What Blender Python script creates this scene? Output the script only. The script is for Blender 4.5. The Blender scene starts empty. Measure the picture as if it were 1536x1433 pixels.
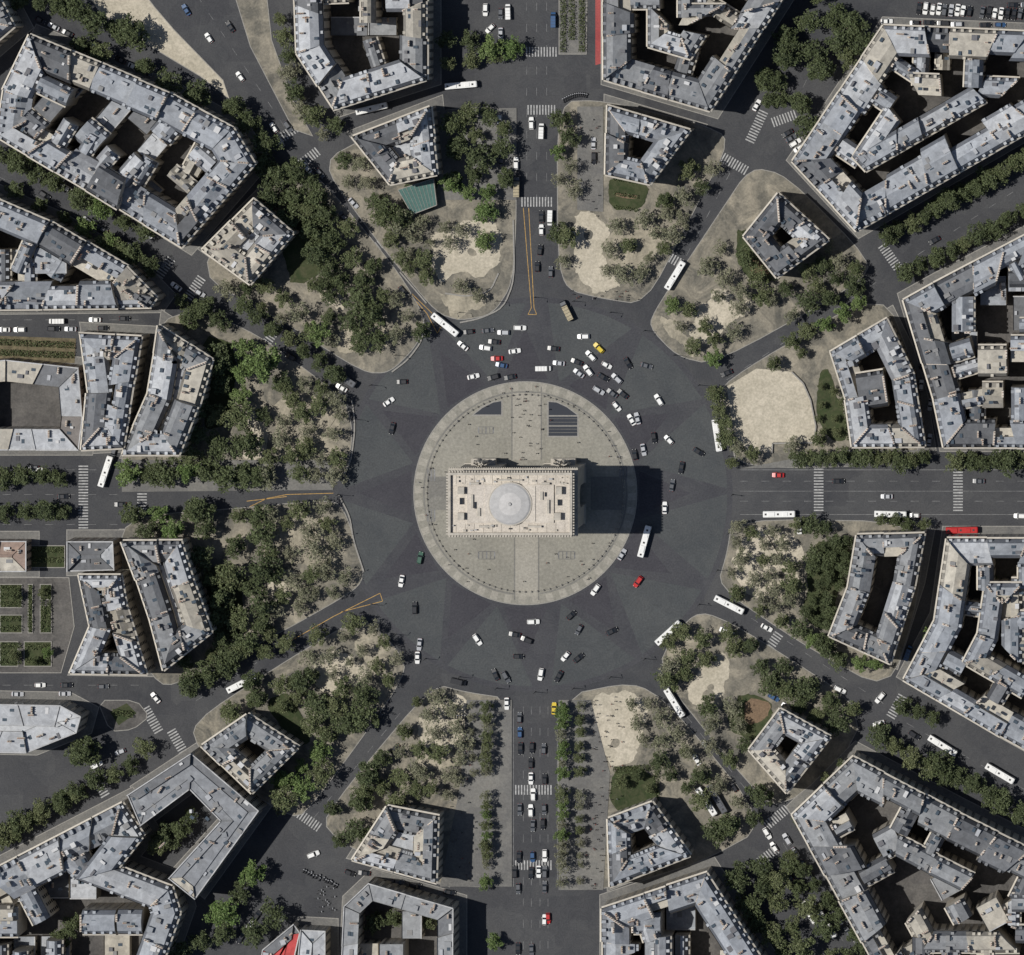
import bpy, math, random
from mathutils import Vector, noise
random.seed(7)
R=random
S=0.25
H=2500.0
CX,CY=287.0,195.0
def W(px,py,h=0.0):
    gx=(px-768)*S; gy=(716.5-py)*S
    k=(H-h)/H
    return (CX+(gx-CX)*k, CY+(gy-CY)*k)
scene=bpy.context.scene
col=scene.collection

# ------------------------------------------------------------ materials
def newmat(name):
    m=bpy.data.materials.new(name); m.use_nodes=True
    nt=m.node_tree
    b=nt.nodes['Principled BSDF']
    return m,nt,b
def mixc(nt,fac,a,b,blend='MIX'):
    n=nt.nodes.new('ShaderNodeMix'); n.data_type='RGBA'; n.blend_type=blend
    for sock,v in ((n.inputs[0],fac),(n.inputs[6],a),(n.inputs[7],b)):
        if hasattr(v,'links') or isinstance(v,bpy.types.NodeSocket): nt.links.new(v,sock)
        elif isinstance(v,(tuple,list)): sock.default_value=(v[0],v[1],v[2],1)
        else: sock.default_value=v
    return n.outputs[2]
def noi(nt,scale,detail=4,rough=0.6,vec=None,dist=0.0):
    n=nt.nodes.new('ShaderNodeTexNoise'); n.inputs['Scale'].default_value=scale
    n.inputs['Detail'].default_value=detail; n.inputs['Roughness'].default_value=rough
    n.inputs['Distortion'].default_value=dist
    if vec is not None: nt.links.new(vec,n.inputs['Vector'])
    return n.outputs['Fac']
def ramp(nt,f,a,b):
    n=nt.nodes.new('ShaderNodeMapRange'); nt.links.new(f,n.inputs[0])
    n.inputs[1].default_value=a; n.inputs[2].default_value=b
    return n.outputs[0]
def pos(nt):
    return nt.nodes.new('ShaderNodeNewGeometry').outputs['Position']
def ground_mat(name,c1,c2,c3,big=0.03,mid=0.35,fine=3.0,rough=0.9,midamt=0.6,patch=0.1,streak=False):
    m,nt,b=newmat(name); p=pos(nt)
    f1=ramp(nt,noi(nt,big,5,0.65,p,0.4),0.35,0.65)
    f2=ramp(nt,noi(nt,mid,6,0.7,p,1.0),0.4,0.7)
    f3=noi(nt,fine,3,0.7,p)
    c=mixc(nt,f1,c1,c2)
    n=nt.nodes.new('ShaderNodeMath'); n.operation='MULTIPLY'; nt.links.new(f2,n.inputs[0]); n.inputs[1].default_value=midamt
    c=mixc(nt,n.outputs[0],c,c3)
    d=ramp(nt,f3,0.2,0.8)
    g=mixc(nt,d,(0.72,0.72,0.72),(1.25,1.25,1.25))
    c=mixc(nt,1.0,c,g,'MULTIPLY')
    if patch:
        v=nt.nodes.new('ShaderNodeTexVoronoi'); v.inputs['Scale'].default_value=0.09
        v.distance='CHEBYCHEV'
        nt.links.new(p,v.inputs['Vector'])
        s=nt.nodes.new('ShaderNodeSeparateColor'); nt.links.new(v.outputs['Color'],s.inputs[0])
        q=ramp(nt,s.outputs[0],0.0,1.0)
        g2=mixc(nt,q,(1-patch,1-patch,1-patch*.8),(1+patch,1+patch,1+patch*.9))
        c=mixc(nt,1.0,c,g2,'MULTIPLY')
    if streak:  # worn wheel paths, thin distorted dark/pale lines
        f4=noi(nt,0.06,2,0.5,p,2.5)
        w=nt.nodes.new('ShaderNodeMath'); w.operation='PINGPONG'; nt.links.new(f4,w.inputs[0]); w.inputs[1].default_value=0.03
        r=ramp(nt,w.outputs[0],0.0,0.03)
        c=mixc(nt,1.0,c,mixc(nt,r,(0.92,0.92,0.93),(1.07,1.07,1.07)),'MULTIPLY')
    nt.links.new(c,b.inputs['Base Color']); b.inputs['Roughness'].default_value=rough
    b.inputs['Specular IOR Level'].default_value=0.2
    return m
def plain(name,c,rough=0.6,metal=0.0,spec=0.4,vary=0.0,scale=1.5):
    m,nt,b=newmat(name)
    if vary>0:
        f=noi(nt,scale,5,0.65,pos(nt))
        c2=mixc(nt,ramp(nt,f,0.3,0.7),tuple(x*(1-vary) for x in c),tuple(min(1,x*(1+vary)) for x in c))
        nt.links.new(c2,b.inputs['Base Color'])
    else: b.inputs['Base Color'].default_value=(*c,1)
    b.inputs['Roughness'].default_value=rough; b.inputs['Metallic'].default_value=metal
    b.inputs['Specular IOR Level'].default_value=spec
    return m
def tinted(name,rough=0.6,vary=0.25,scale=0.6,metal=0.0,bricks=False,spec=0.3):
    m,nt,b=newmat(name)
    a=nt.nodes.new('ShaderNodeAttribute'); a.attribute_name='tint'
    p=pos(nt)
    f=ramp(nt,noi(nt,scale,6,0.75,p,0.6),0.3,0.7)
    g=mixc(nt,f,(1-vary,)*3,(1+vary,)*3)
    c=mixc(nt,1.0,a.outputs['Color'],g,'MULTIPLY')
    if bricks:
        v=nt.nodes.new('ShaderNodeTexVoronoi'); v.inputs['Scale'].default_value=0.4; v.distance='MANHATTAN'
        nt.links.new(p,v.inputs['Vector'])
        s=nt.nodes.new('ShaderNodeSeparateColor'); nt.links.new(v.outputs['Color'],s.inputs[0])
        g2=mixc(nt,s.outputs[0],(0.88,0.88,0.89),(1.10,1.10,1.10))
        c=mixc(nt,1.0,c,g2,'MULTIPLY')
    nt.links.new(c,b.inputs['Base Color']); b.inputs['Roughness'].default_value=rough
    b.inputs['Metallic'].default_value=metal; b.inputs['Specular IOR Level'].default_value=spec
    return m

M_asph=ground_mat('asphalt',(0.047,0.049,0.054),(0.066,0.067,0.070),(0.088,0.088,0.088),0.02,0.12,2.0,midamt=0.4,streak=True)
M_cob=ground_mat('cobbled_roadway',(0.050,0.051,0.058),(0.063,0.064,0.070),(0.080,0.081,0.083),0.03,0.10,1.6,midamt=0.4,patch=0.04,streak=True)
M_star=ground_mat('star_cobbles',(0.058,0.063,0.067),(0.072,0.077,0.079),(0.088,0.091,0.090),0.05,0.15,1.6,midamt=0.4,patch=0.03,streak=True)
M_stard=ground_mat('dark_cobbles',(0.045,0.044,0.052),(0.055,0.054,0.062),(0.068,0.068,0.073),0.05,0.2,1.6,midamt=0.3,patch=0,streak=True)
M_walk=ground_mat('pavement_slabs',(0.12,0.119,0.116),(0.165,0.162,0.152),(0.21,0.20,0.18),0.05,0.25,1.5,midamt=0.5)
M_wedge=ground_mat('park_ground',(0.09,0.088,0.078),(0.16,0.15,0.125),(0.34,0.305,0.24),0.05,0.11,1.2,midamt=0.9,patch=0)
M_gravel=ground_mat('pale_gravel',(0.42,0.38,0.30),(0.52,0.47,0.38),(0.30,0.275,0.215),0.06,0.25,1.2,midamt=0.7,patch=0)
M_gravel2=ground_mat('dim_gravel',(0.40,0.36,0.28),(0.30,0.27,0.21),(0.16,0.15,0.12),0.08,0.2,1.2,midamt=0.9,patch=0)  # dimmer copy of the gravel colour, mostly for areas beneath trees
M_plaza=ground_mat('plaza_granite',(0.235,0.225,0.192),(0.28,0.267,0.23),(0.205,0.198,0.172),0.04,0.3,1.0,midamt=0.5,patch=0.04)
M_plaza2=ground_mat('plaza_granite_pale',(0.30,0.283,0.243),(0.33,0.312,0.27),(0.255,0.243,0.21),0.06,0.4,1.2,midamt=0.5,patch=0.04)
M_plaza3=ground_mat('plaza_granite_dark',(0.17,0.165,0.15),(0.20,0.193,0.175),(0.15,0.147,0.137),0.06,0.4,1.2,midamt=0.5)
M_grass=ground_mat('lawn_grass',(0.028,0.042,0.017),(0.045,0.06,0.025),(0.09,0.085,0.05),0.08,0.3,1.5,midamt=0.7,patch=0)
M_court=ground_mat('courtyard_paving',(0.06,0.058,0.056),(0.11,0.105,0.10),(0.15,0.14,0.13),0.08,0.3,1.5)
M_redlane=ground_mat('red_asphalt',(0.30,0.06,0.06),(0.33,0.08,0.075),(0.22,0.07,0.07),0.08,0.3,1.5)
M_white=plain('worn_white_paint',(0.33,0.33,0.325),0.8,vary=0.45,scale=0.8)
M_lane=plain('faded_lane_paint',(0.17,0.17,0.17),0.8,vary=0.5,scale=0.5)
M_yell=plain('worn_yellow_paint',(0.42,0.26,0.08),0.8,vary=0.4,scale=1.0)
M_kerb=plain('kerb_stone',(0.25,0.24,0.22),0.8,vary=0.2)
M_wall=tinted('limestone_wall',0.85,0.15,0.5)
M_roof=tinted('zinc_roof',0.6,0.26,0.35,0.0,True,0.3)
M_steep=tinted('slate_mansard',0.65,0.2,0.6,0.0,True,0.3)
M_glass=plain('window_glass',(0.02,0.024,0.03),0.15,0,0.6)
M_pot=plain('terracotta',(0.30,0.13,0.07),0.8,vary=0.3)
M_sky=plain('skylight_glass',(0.06,0.08,0.10),0.15,0,0.7)
M_generic=tinted('roof_equipment',0.6,0.15,1.0)

# ------------------------------------------------------------ mesh builder
class MB:
    def __init__(s,mats): s.v=[];s.f=[];s.m=[];s.t=[];s.mats=mats
    def poly(s,pts,mat=0,tint=(1,1,1)):
        n=len(s.v); s.v.extend(pts); s.f.append(tuple(range(n,n+len(pts)))); s.m.append(mat); s.t.append(tint)
    def box(s,c,sx,sy,z0,z1,ang=0,mat=0,tint=(1,1,1),topmat=None,toptint=None,taper=0):
        ca,sa=math.cos(ang),math.sin(ang)
        def q(dx,dy,z): return (c[0]+dx*ca-dy*sa,c[1]+dx*sa+dy*ca,z)
        b=[q(-sx/2,-sy/2,z0),q(sx/2,-sy/2,z0),q(sx/2,sy/2,z0),q(-sx/2,sy/2,z0)]
        k=1-taper
        t=[q(-sx/2*k,-sy/2*k,z1),q(sx/2*k,-sy/2*k,z1),q(sx/2*k,sy/2*k,z1),q(-sx/2*k,sy/2*k,z1)]
        for i in range(4):
            j=(i+1)%4; s.poly([b[i],b[j],t[j],t[i]],mat,tint)
        s.poly(t,mat if topmat is None else topmat,toptint or tint)
    def cyl(s,c,r,z0,z1,n=8,mat=0,tint=(1,1,1),r2=None):
        r2=r if r2 is None else r2
        b=[(c[0]+r*math.cos(6.2832*i/n),c[1]+r*math.sin(6.2832*i/n),z0) for i in range(n)]
        t=[(c[0]+r2*math.cos(6.2832*i/n),c[1]+r2*math.sin(6.2832*i/n),z1) for i in range(n)]
        for i in range(n):
            j=(i+1)%n; s.poly([b[i],b[j],t[j],t[i]],mat,tint)
        s.poly(t,mat,tint)
    def mesh(s,name):
        me=bpy.data.meshes.new(name); me.from_pydata(s.v,[],s.f)
        for m in s.mats: me.materials.append(m)
        me.polygons.foreach_set('material_index',s.m)
        a=me.attributes.new('tint','FLOAT_COLOR','FACE')
        fl=[]
        for t in s.t: fl.extend((t[0],t[1],t[2],1.0))
        a.data.foreach_set('color',fl)
        me.update(); return me
    def obj(s,name,parent=None):
        if not s.f: return None
        o=bpy.data.objects.new(name,s.mesh(name)); col.objects.link(o)
        if parent: o.parent=parent
        return o
def empty(name,loc=(0,0,0)):
    e=bpy.data.objects.new(name,None); e.location=loc; e.empty_display_size=2; col.objects.link(e); return e
def area(p):
    return 0.5*sum(p[i][0]*p[(i+1)%len(p)][1]-p[(i+1)%len(p)][0]*p[i][1] for i in range(len(p)))
def ccw(p): return p if area(p)>0 else p[::-1]
def inset(p,d):
    n=len(p); out=[]
    for i in range(n):
        a=Vector(p[i-1]);b=Vector(p[i]);c=Vector(p[(i+1)%n])
        e1=(b-a).normalized(); e2=(c-b).normalized()
        n1=Vector((-e1.y,e1.x)); n2=Vector((-e2.y,e2.x))
        m=(n1+n2); L=m.length
        m=m/L if L>1e-4 else n1
        k=d/max(0.45,m.dot(n1))
        out.append((b.x+m.x*k,b.y+m.y*k))
    return out
def chaikin(p,n=2,closed=True):
    for _ in range(n):
        q=[]
        L=len(p)
        rng=range(L) if closed else range(L-1)
        if not closed: q.append(p[0])
        for i in rng:
            a=p[i];b=p[(i+1)%L]
            q.append((a[0]*.8+b[0]*.2,a[1]*.8+b[1]*.2)); q.append((a[0]*.2+b[0]*.8,a[1]*.2+b[1]*.8))
        if not closed: q.append(p[-1])
        p=q
    return p
def jag(p,amp=2.0):
    out=[]; n=len(p)
    for i in range(n):
        a=Vector(p[i]);b=Vector(p[(i+1)%n]); k=max(1,int((b-a).length/0.7))
        for j in range(k):
            v=a.lerp(b,j/k); q=Vector((v.x*.16,v.y*.16,3.1)); r=Vector((v.x*.75,v.y*.75,8.2))
            n1=noise.noise_vector(q); n2=noise.noise_vector(r)
            out.append((v.x+n1.x*amp*1.6+n2.x*amp*.45,v.y+n1.y*amp*1.6+n2.y*amp*.45))
    return out
def inside(pt,p):
    x,y=pt;r=False;n=len(p);j=n-1
    for i in range(n):
        if (p[i][1]>y)!=(p[j][1]>y) and x<(p[j][0]-p[i][0])*(y-p[i][1])/(p[j][1]-p[i][1])+p[i][0]: r=not r
        j=i
    return r
def slab(name,pts,z0,z1,mat,kerb=None):
    pts=ccw(pts); b=MB([mat,kerb or mat])
    if kerb and z1-z0>0.05:
        ip=inset(pts,0.3); n=len(pts)
        b.poly([(x,y,z1) for x,y in ip],0)
        for i in range(n):
            j=(i+1)%n
            b.poly([(*pts[i],z1),(*pts[j],z1),(*ip[j],z1),(*ip[i],z1)],1)
            b.poly([(*pts[i],z0),(*pts[j],z0),(*pts[j],z1),(*pts[i],z1)],1)
    else:
        b.poly([(x,y,z1) for x,y in pts],0)
        if z1-z0>0.02:
            n=len(pts)
            for i in range(n):
                j=(i+1)%n
                b.poly([(*pts[i],z0),(*pts[j],z0),(*pts[j],z1),(*pts[i],z1)],1)
    return b.obj(name)
def WP(pp,h=0): return [W(x,y,h) for x,y in pp]
def strip(mb,pts,w,z,mat=0,z0=None):
    for i in range(len(pts)-1):
        a=Vector(pts[i]);b=Vector(pts[i+1]); 
        if (b-a).length<1e-4: continue
        d=(b-a).normalized(); n=Vector((-d.y,d.x))*w/2
        q=[a-n,b-n,b+n,a+n]
        if z0 is None: mb.poly([(v.x,v.y,z) for v in q],mat)
        else:
            mb.poly([(v.x,v.y,z) for v in q],mat)
            for k in range(4):
                l=(k+1)%4
                mb.poly([(q[k].x,q[k].y,z0),(q[l].x,q[l].y,z0),(q[l].x,q[l].y,z),(q[k].x,q[k].y,z)],mat)

# ------------------------------------------------------------ ground
g=MB([M_asph]); g.poly([(-6000,-6000,0),(6000,-6000,0),(6000,6000,0),(-6000,6000,0)]); g.obj('ground')
CC=W(788,740); OC=W(803,742)
def circ(c,r,n=96,a0=0,a1=6.28318530718):
    return [(c[0]+r*math.cos(a0+(a1-a0)*i/n),c[1]+r*math.sin(a0+(a1-a0)*i/n)) for i in range(n)]
slab('roundabout_roadway',circ(OC,74),0,0.004,M_cob)
st=MB([M_star,M_stard])
wang=[106,73,43,15,-13,-43,-72,-104,-133,-165,165,137]
for k,a in enumerate(wang):
    a=math.radians(a); ap=(CC[0]+43.5*math.cos(a),CC[1]+43.5*math.sin(a))
    q=[ap]
    for j in range(-4,5):
        aa=a+math.radians(3.3*j); q.append((OC[0]+72*math.cos(aa),OC[1]+72*math.sin(aa)))
    st.poly([(x,y,0.008) for x,y in ccw(q)],0)
aang=[90,57,29,0,-29,-57,-90,-118,-149,180,150,121]
for k,a in enumerate(aang):
    a=math.radians(a); q=[]
    for j in (-1,1):
        aa=a+math.radians(11*j); q.append((CC[0]+43.5*math.cos(aa),CC[1]+43.5*math.sin(aa)))
    q.append((CC[0]+62*math.cos(a),CC[1]+62*math.sin(a)))
    st.poly([(x,y,0.0125) for x,y in ccw(q)],1)
st.obj('star_paving')

wedges=[
[(480,243),(560,200),(650,165),(770,157),(776,310),(770,425),(740,472),(690,482),(655,470),(600,405),(545,335)],
[(835,152),(905,150),(1050,185),(1098,208),(1040,320),(968,458),(900,448),(850,435),(836,390)],
[(1125,250),(1180,262),(1308,392),(1290,425),(1070,548),(1015,535),(972,490),(985,460),(1075,325)],
[(1075,585),(1130,545),(1325,432),(1375,560),(1390,697),(1110,705),(1092,650)],
[(1098,778),(1388,782),(1378,900),(1335,1040),(1200,965),(1075,880),(1090,830)],
[(1050,915),(1110,940),(1320,1075),(1170,1225),(1100,1150),(985,1005),(1010,950)],
[(836,1045),(950,1022),(1005,1055),(1155,1238),(1050,1295),(910,1335),(838,1335)],
[(650,1025),(700,1038),(768,1048),(768,1333),(650,1328),(475,1248),(520,1180)],
[(285,1085),(430,990),(545,922),(598,975),(612,1012),(480,1195),(440,1235),(300,1130)],
[(180,775),(360,762),(500,748),(520,770),(548,860),(535,885),(430,945),(255,1035),(222,1010),(185,880)],
[(240,470),(330,475),(400,510),(520,600),(530,650),(522,705),(500,730),(360,735),(180,738),(185,640)],
[(290,410),(385,290),(450,240),(510,300),(600,410),(640,480),(625,520),(585,560),(545,560),(420,480)]]
for w in wedges: slab('park_pavement',chaikin(WP(w),2),0,0.14,M_wedge,M_kerb)
zc_=[0.145]
def zn(): zc_[0]+=0.004; return zc_[0]
for w in [[(180,-60),(232,10),(262,45),(335,120),(345,150),(300,115),(225,70),(150,20),(100,-60)],[(335,-60),(395,-60),(408,60),(440,150),(470,205),(440,195),(375,70)]]:
    slab('sandy_pavement',WP(w),0,zn(),M_gravel if w[0][0]==180 else M_wedge,M_kerb)
gravel=[
([(648,348),(700,340),(748,325),(756,395),(725,415),(690,408),(662,425),(645,400)],M_gravel),
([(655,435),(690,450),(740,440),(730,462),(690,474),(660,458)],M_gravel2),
([(854,322),(905,325),(912,380),(915,410),(940,440),(862,432)],M_gravel),
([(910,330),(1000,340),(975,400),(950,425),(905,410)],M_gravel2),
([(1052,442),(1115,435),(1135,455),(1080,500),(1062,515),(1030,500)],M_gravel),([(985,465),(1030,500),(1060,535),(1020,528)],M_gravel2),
([(1110,800),(1200,790),(1205,880),(1150,905),(1100,875)],M_gravel),
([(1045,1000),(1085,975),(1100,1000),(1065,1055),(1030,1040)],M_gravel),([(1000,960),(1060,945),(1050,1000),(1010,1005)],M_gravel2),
([(888,1045),(950,1032),(980,1085),(940,1145),(920,1150),(892,1110)],M_gravel),
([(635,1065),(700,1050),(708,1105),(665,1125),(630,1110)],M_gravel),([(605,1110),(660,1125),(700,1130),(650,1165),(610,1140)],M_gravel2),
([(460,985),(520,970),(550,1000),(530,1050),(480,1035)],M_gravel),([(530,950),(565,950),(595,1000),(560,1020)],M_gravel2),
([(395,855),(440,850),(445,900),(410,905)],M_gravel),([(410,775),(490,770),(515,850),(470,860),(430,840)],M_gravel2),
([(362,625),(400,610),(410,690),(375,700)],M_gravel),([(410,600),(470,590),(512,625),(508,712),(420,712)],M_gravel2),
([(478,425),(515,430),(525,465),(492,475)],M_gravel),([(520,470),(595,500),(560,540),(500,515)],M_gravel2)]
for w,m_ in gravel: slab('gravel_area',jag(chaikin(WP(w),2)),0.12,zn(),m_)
slab('gravel_square',WP([(1090,580),(1135,553),(1188,558),(1205,575),(1216,600),(1224,640),(1221,663),(1160,663),(1158,678),(1122,676),(1100,650)]),0.12,zn(),M_gravel)
rb=MB([M_kerb]); strip(rb,WP([(1158,680),(1159,665),(1221,664),(1224,640),(1216,600),(1205,575),(1188,558)]),.5,1.0,0,0.1); rb.obj('low_stone_wall')
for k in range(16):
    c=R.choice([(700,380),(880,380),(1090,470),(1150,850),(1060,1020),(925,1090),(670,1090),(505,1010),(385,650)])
    x,y=W(c[0]+R.uniform(-35,35),c[1]+R.uniform(-30,30)); slab('soil_shade_patch',jag(circ((x,y),R.uniform(1,2.4),14),.6),.12,zn(),M_wedge)  # scattered soil blobs that also paint shadow patches onto the gravel
walks=[[(700,1050),(768,1050),(768,1330),(660,1330),(690,1180)],[(838,1050),(886,1050),(915,1160),(905,1335),(838,1335)],
[(866,160),(905,160),(905,318),(866,315)],[(660,165),(775,162),(775,300),(660,300)],
[(1270,675),(1390,675),(1390,697),(1110,703),(1180,690)],[(183,690),(500,690),(500,735),(183,738)]]
for w in walks: slab('pavement',WP(w),0.12,zn(),M_walk)
lawns=[[(600,280),(655,265),(655,315),(610,318)],[(915,262),(975,278),(960,318),(917,312)],[(1235,545),(1262,600),(1275,660),(1240,660),(1222,600)],
[(1215,815),(1275,805),(1262,880),(1240,945),(1205,935)],[(1110,335),(1140,390),(1165,425),(1120,420),(1100,370)],
[(920,1150),(980,1155),(985,1205),(918,1222)],[(300,500),(360,520),(340,640),(300,640)],[(300,850),(360,850),(370,960),(320,960)],
[(1110,1035),(1170,1060),(1130,1120),(1090,1090)],[(420,360),(470,320),(510,380),(440,440)],[(395,1050),(440,1040),(470,1110),(440,1120)]]
for w in lawns: slab('lawn',jag(chaikin(WP(w),1),1),0.12,zn(),M_grass)
M_earth=plain('brown_earth',(.16,.11,.07),.9,vary=.3)
for w in [[(1120,1045),(1160,1055),(1150,1080),(1115,1090)],[(925,290),(958,295),(955,300),(925,296)],[(1120,385),(1150,395),(1160,410),(1130,415)]]:
    slab('earth_bed',jag(chaikin(WP(w),1),.6),0.12,zn(),M_earth)

# plaza
slab('central_plaza',circ(CC,42),0,0.14,M_plaza,M_kerb)
pz=MB([M_plaza,M_plaza2,M_plaza3,M_sky,M_lane])
o=circ(CC,41.5,96); i_=circ(CC,38.6,96)
for k in range(96):
    l=(k+1)%96
    pz.poly([(*i_[k],0.145),(*o[k],0.145),(*o[l],0.145),(*i_[l],0.145)],1 if k%2 else 0)
o=circ(CC,38.3,96); i_=circ(CC,37.7,96)
for k in range(96):
    l=(k+1)%96
    pz.poly([(*i_[k],0.145),(*o[k],0.145),(*o[l],0.145),(*i_[l],0.145)],2)
def rectpx(mb,x0,y0,x1,y1,z,mat):
    mb.poly([(*W(x0,y1),z),(*W(x1,y1),z),(*W(x1,y0),z),(*W(x0,y0),z)],mat)
rectpx(pz,768,590,812,690,0.149,1); rectpx(pz,772,802,808,895,0.149,1)
rectpx(pz,642,715,690,765,0.149,2); rectpx(pz,886,715,936,765,0.149,2)
for x in (768,812): rectpx(pz,x-1,580,x+1,690,0.153,2)
for x in (772,808): rectpx(pz,x-1,802,x+1,900,0.153,2)
for (x0,y0,x1,y1) in [(718,641,740,650),(718,828,742,838),(838,828,862,838),(642,704,652,722),(642,764,652,782),(930,700,940,718)]:
    for k in range(5):
        xx=x0+(x1-x0)*k/4; rectpx(pz,xx-1,y0,xx+1,y1,0.153,2 if k%2 else 4)
    rectpx(pz,x0,y0-1.5,x1,y0+.3,0.157,2); rectpx(pz,x0,y1,x1,y1+1.5,0.157,2)
pz.obj('plaza_paving_pattern')
def glasspanel(name,polys):
    c=W(*polys[0][0][0]); e=empty(name,(*c,0)); en=MB([M_skyd,M_kerb,M_plaza3])
    for pts,z,mat in polys:
        p=ccw(WP(pts)); en.poly([(x-c[0],y-c[1],z) for x,y in p],mat)
    en.obj('glass_panels',e)
M_skyd=plain('dark_entrance_glass',(.022,.026,.036),.3,0,.4)
glasspanel('underground_passage_entrance',[([(821,601),(835,602),(850,609),(868,622),(868,656),(821,656)],0.161,1),([(823,603),(835,604),(850,611),(866,623),(823,623)],0.167,0),
 ([(823,625),(866,625),(866,638),(823,638)],0.167,0),([(823,640),(866,640),(866,654),(823,654)],0.167,0)]+[([(823,628+k*5.2),(866,628+k*5.2),(866,628.6+k*5.2),(823,628.6+k*5.2)],0.172,2) for k in range(5)])
glasspanel('underground_passage_stair',[([(707,624),(722,610),(740,602),(754,600),(754,624)],0.161,1),([(711,622),(724,612),(740,604),(752,602),(752,622)],0.167,0)])
bl=MB([M_kerb])
for k in range(100):
    a=6.28318*k/100; c=(CC[0]+37.0*math.cos(a),CC[1]+37.0*math.sin(a))
    bl.cyl(c,0.42,0.14,0.95,8,0,r2=0.3); bl.cyl(c,0.22,0.95,1.15,8,0,r2=0.08)
    c2=(CC[0]+37.0*math.cos(a+6.28318/100),CC[1]+37.0*math.sin(a+6.28318/100))
    strip(bl,[c,c2],0.08,0.75,0,0.68)
bl.obj('chained_stone_bollards')
kb=MB([M_kerb])
for pl in [[(636,478),(634,510),(612,540),(588,558)],[(770,330),(772,420),(755,462),(720,478),(690,484)],[(528,600),(533,640),(527,690),(515,715)],
           [(508,742),(525,775),(530,810),(546,858)],[(640,455),(600,408)],[(1095,640),(1103,690)],[(668,440),(700,445),(735,438),(748,410)]]:
    strip(kb,chaikin(WP(pl),2,False),0.55,0.5,0,0.0)
kb.obj('low_kerb_wall')
slab('planted_median',WP([(838,-60),(882,-60),(880,82),(838,82)]),0,0.13,M_walk,M_kerb)
slab('red_bus_lane',WP([(893,-60),(905,-60),(904,95),(893,98)]),0,0.006,M_redlane)
slab('traffic_island',chaikin(WP([(145,1050),(205,1050),(225,1075),(200,1095),(165,1098)]),1),0,.13,M_court,M_kerb)
slab('soil_shade_patch',WP([(165,1068),(190,1055),(205,1070),(178,1088)]),0,.16,M_grass)

# ------------------------------------------------------------ markings
mk=MB([M_white,M_yell,M_lane])
def cross(cx,cy,deg,width,length=3.6):
    c=Vector(W(cx,cy)); a=math.radians(deg); d=Vector((math.cos(a),math.sin(a))); n=Vector((-d.y,d.x))
    k=int(width/1.1)
    for i in range(k):
        o=c+n*((i-(k-1)/2)*1.1)
        p=[o-d*length/2-n*.24,o+d*length/2-n*.24,o+d*length/2+n*.24,o-d*length/2+n*.24]
        mk.poly([(v.x,v.y,0.017) for v in p],0)
for c in [(812,78,90,13),(812,165,90,12),(805,303,90,13),(563,372,-52,10),(1335,385,35,12),(1135,190,-25,14),(1100,245,60,13),(1228,735,0,17),(1437,735,0,17),
 (800,1185,90,15),(800,1298,90,15),(213,750,0,10),(125,748,0,26),(245,405,-35,12),(292,432,-35,10),(266,1112,30,10),(228,1080,30,12),(462,1230,55,12),(150,1180,30,9),
 (1165,1226,-50,12),(1158,966,-35,10),(1150,1285,-52,10),(432,200,-55,10),(462,238,-52,10),(1345,1060,-30,10),(1020,395,60,9),(410,500,-35,9),(600,130,20,9),(1176,178,-70,10)]: cross(*c)
def dashed(pts,z=0.016,on=3,off=5,w=0.14,mat=2):
    pts=WP(pts)
    for i in range(len(pts)-1):
        a=Vector(pts[i]);b=Vector(pts[i+1]);L=(b-a).length;d=(b-a)/L;t=0
        while t<L:
            strip(mk,[a+d*t,a+d*min(L,t+on)],w,z,mat); t+=on+off
def line(pts,w=0.18,mat=2,z=0.021): strip(mk,WP(pts),w,z,mat)
dashed([(805,-60),(805,310)]);dashed([(790,-60),(790,290)]);dashed([(820,-60),(820,300)])
for x in (785,797,810,822): dashed([(x,1060),(x,1500)])
for y in (722,752): dashed([(1110,y),(1600,y)])
line([(1110,737),(1600,737)],.15)
for y in (705,742,787): dashed([(-60,y),(180,y)])
dashed([(260,-60),(440,210)]);dashed([(470,250),(640,470)]);dashed([(1000,440),(1100,250)]);dashed([(1190,160),(1290,-40)])
dashed([(1090,570),(1320,420)]);dashed([(1350,400),(1600,235)]);dashed([(1100,910),(1340,1065)]);dashed([(1360,1085),(1600,1220)])
dashed([(1010,1050),(1160,1235)]);dashed([(1175,1265),(1300,1470)]);dashed([(600,1070),(460,1240)]);dashed([(440,960),(280,1060)])
dashed([(-60,480),(220,480)]);dashed([(-60,1028),(210,1028)]);dashed([(-60,235),(230,385)])
line([(785,312),(797,462)],.22,1);line([(793,312),(801,462)],.22,1);line([(797,462),(792,472),(805,472),(801,462)],.2,1)
line([(560,380),(640,470),(656,500),(662,490)],.22,1);line([(570,395),(648,470)],.22,1)
line([(365,765),(400,748),(430,742),(500,740)],.22,1);line([(370,752),(430,745)],.22,1)
line([(430,965),(500,925),(570,890),(574,902),(512,918)],.22,1)
line([(836,1063),(836,1330)],.2);line([(770,1063),(770,1330)],.2)
line([(1110,705),(1600,705)],.2);line([(1110,772),(1600,772)],.2)
mk.obj('road_markings')

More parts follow.
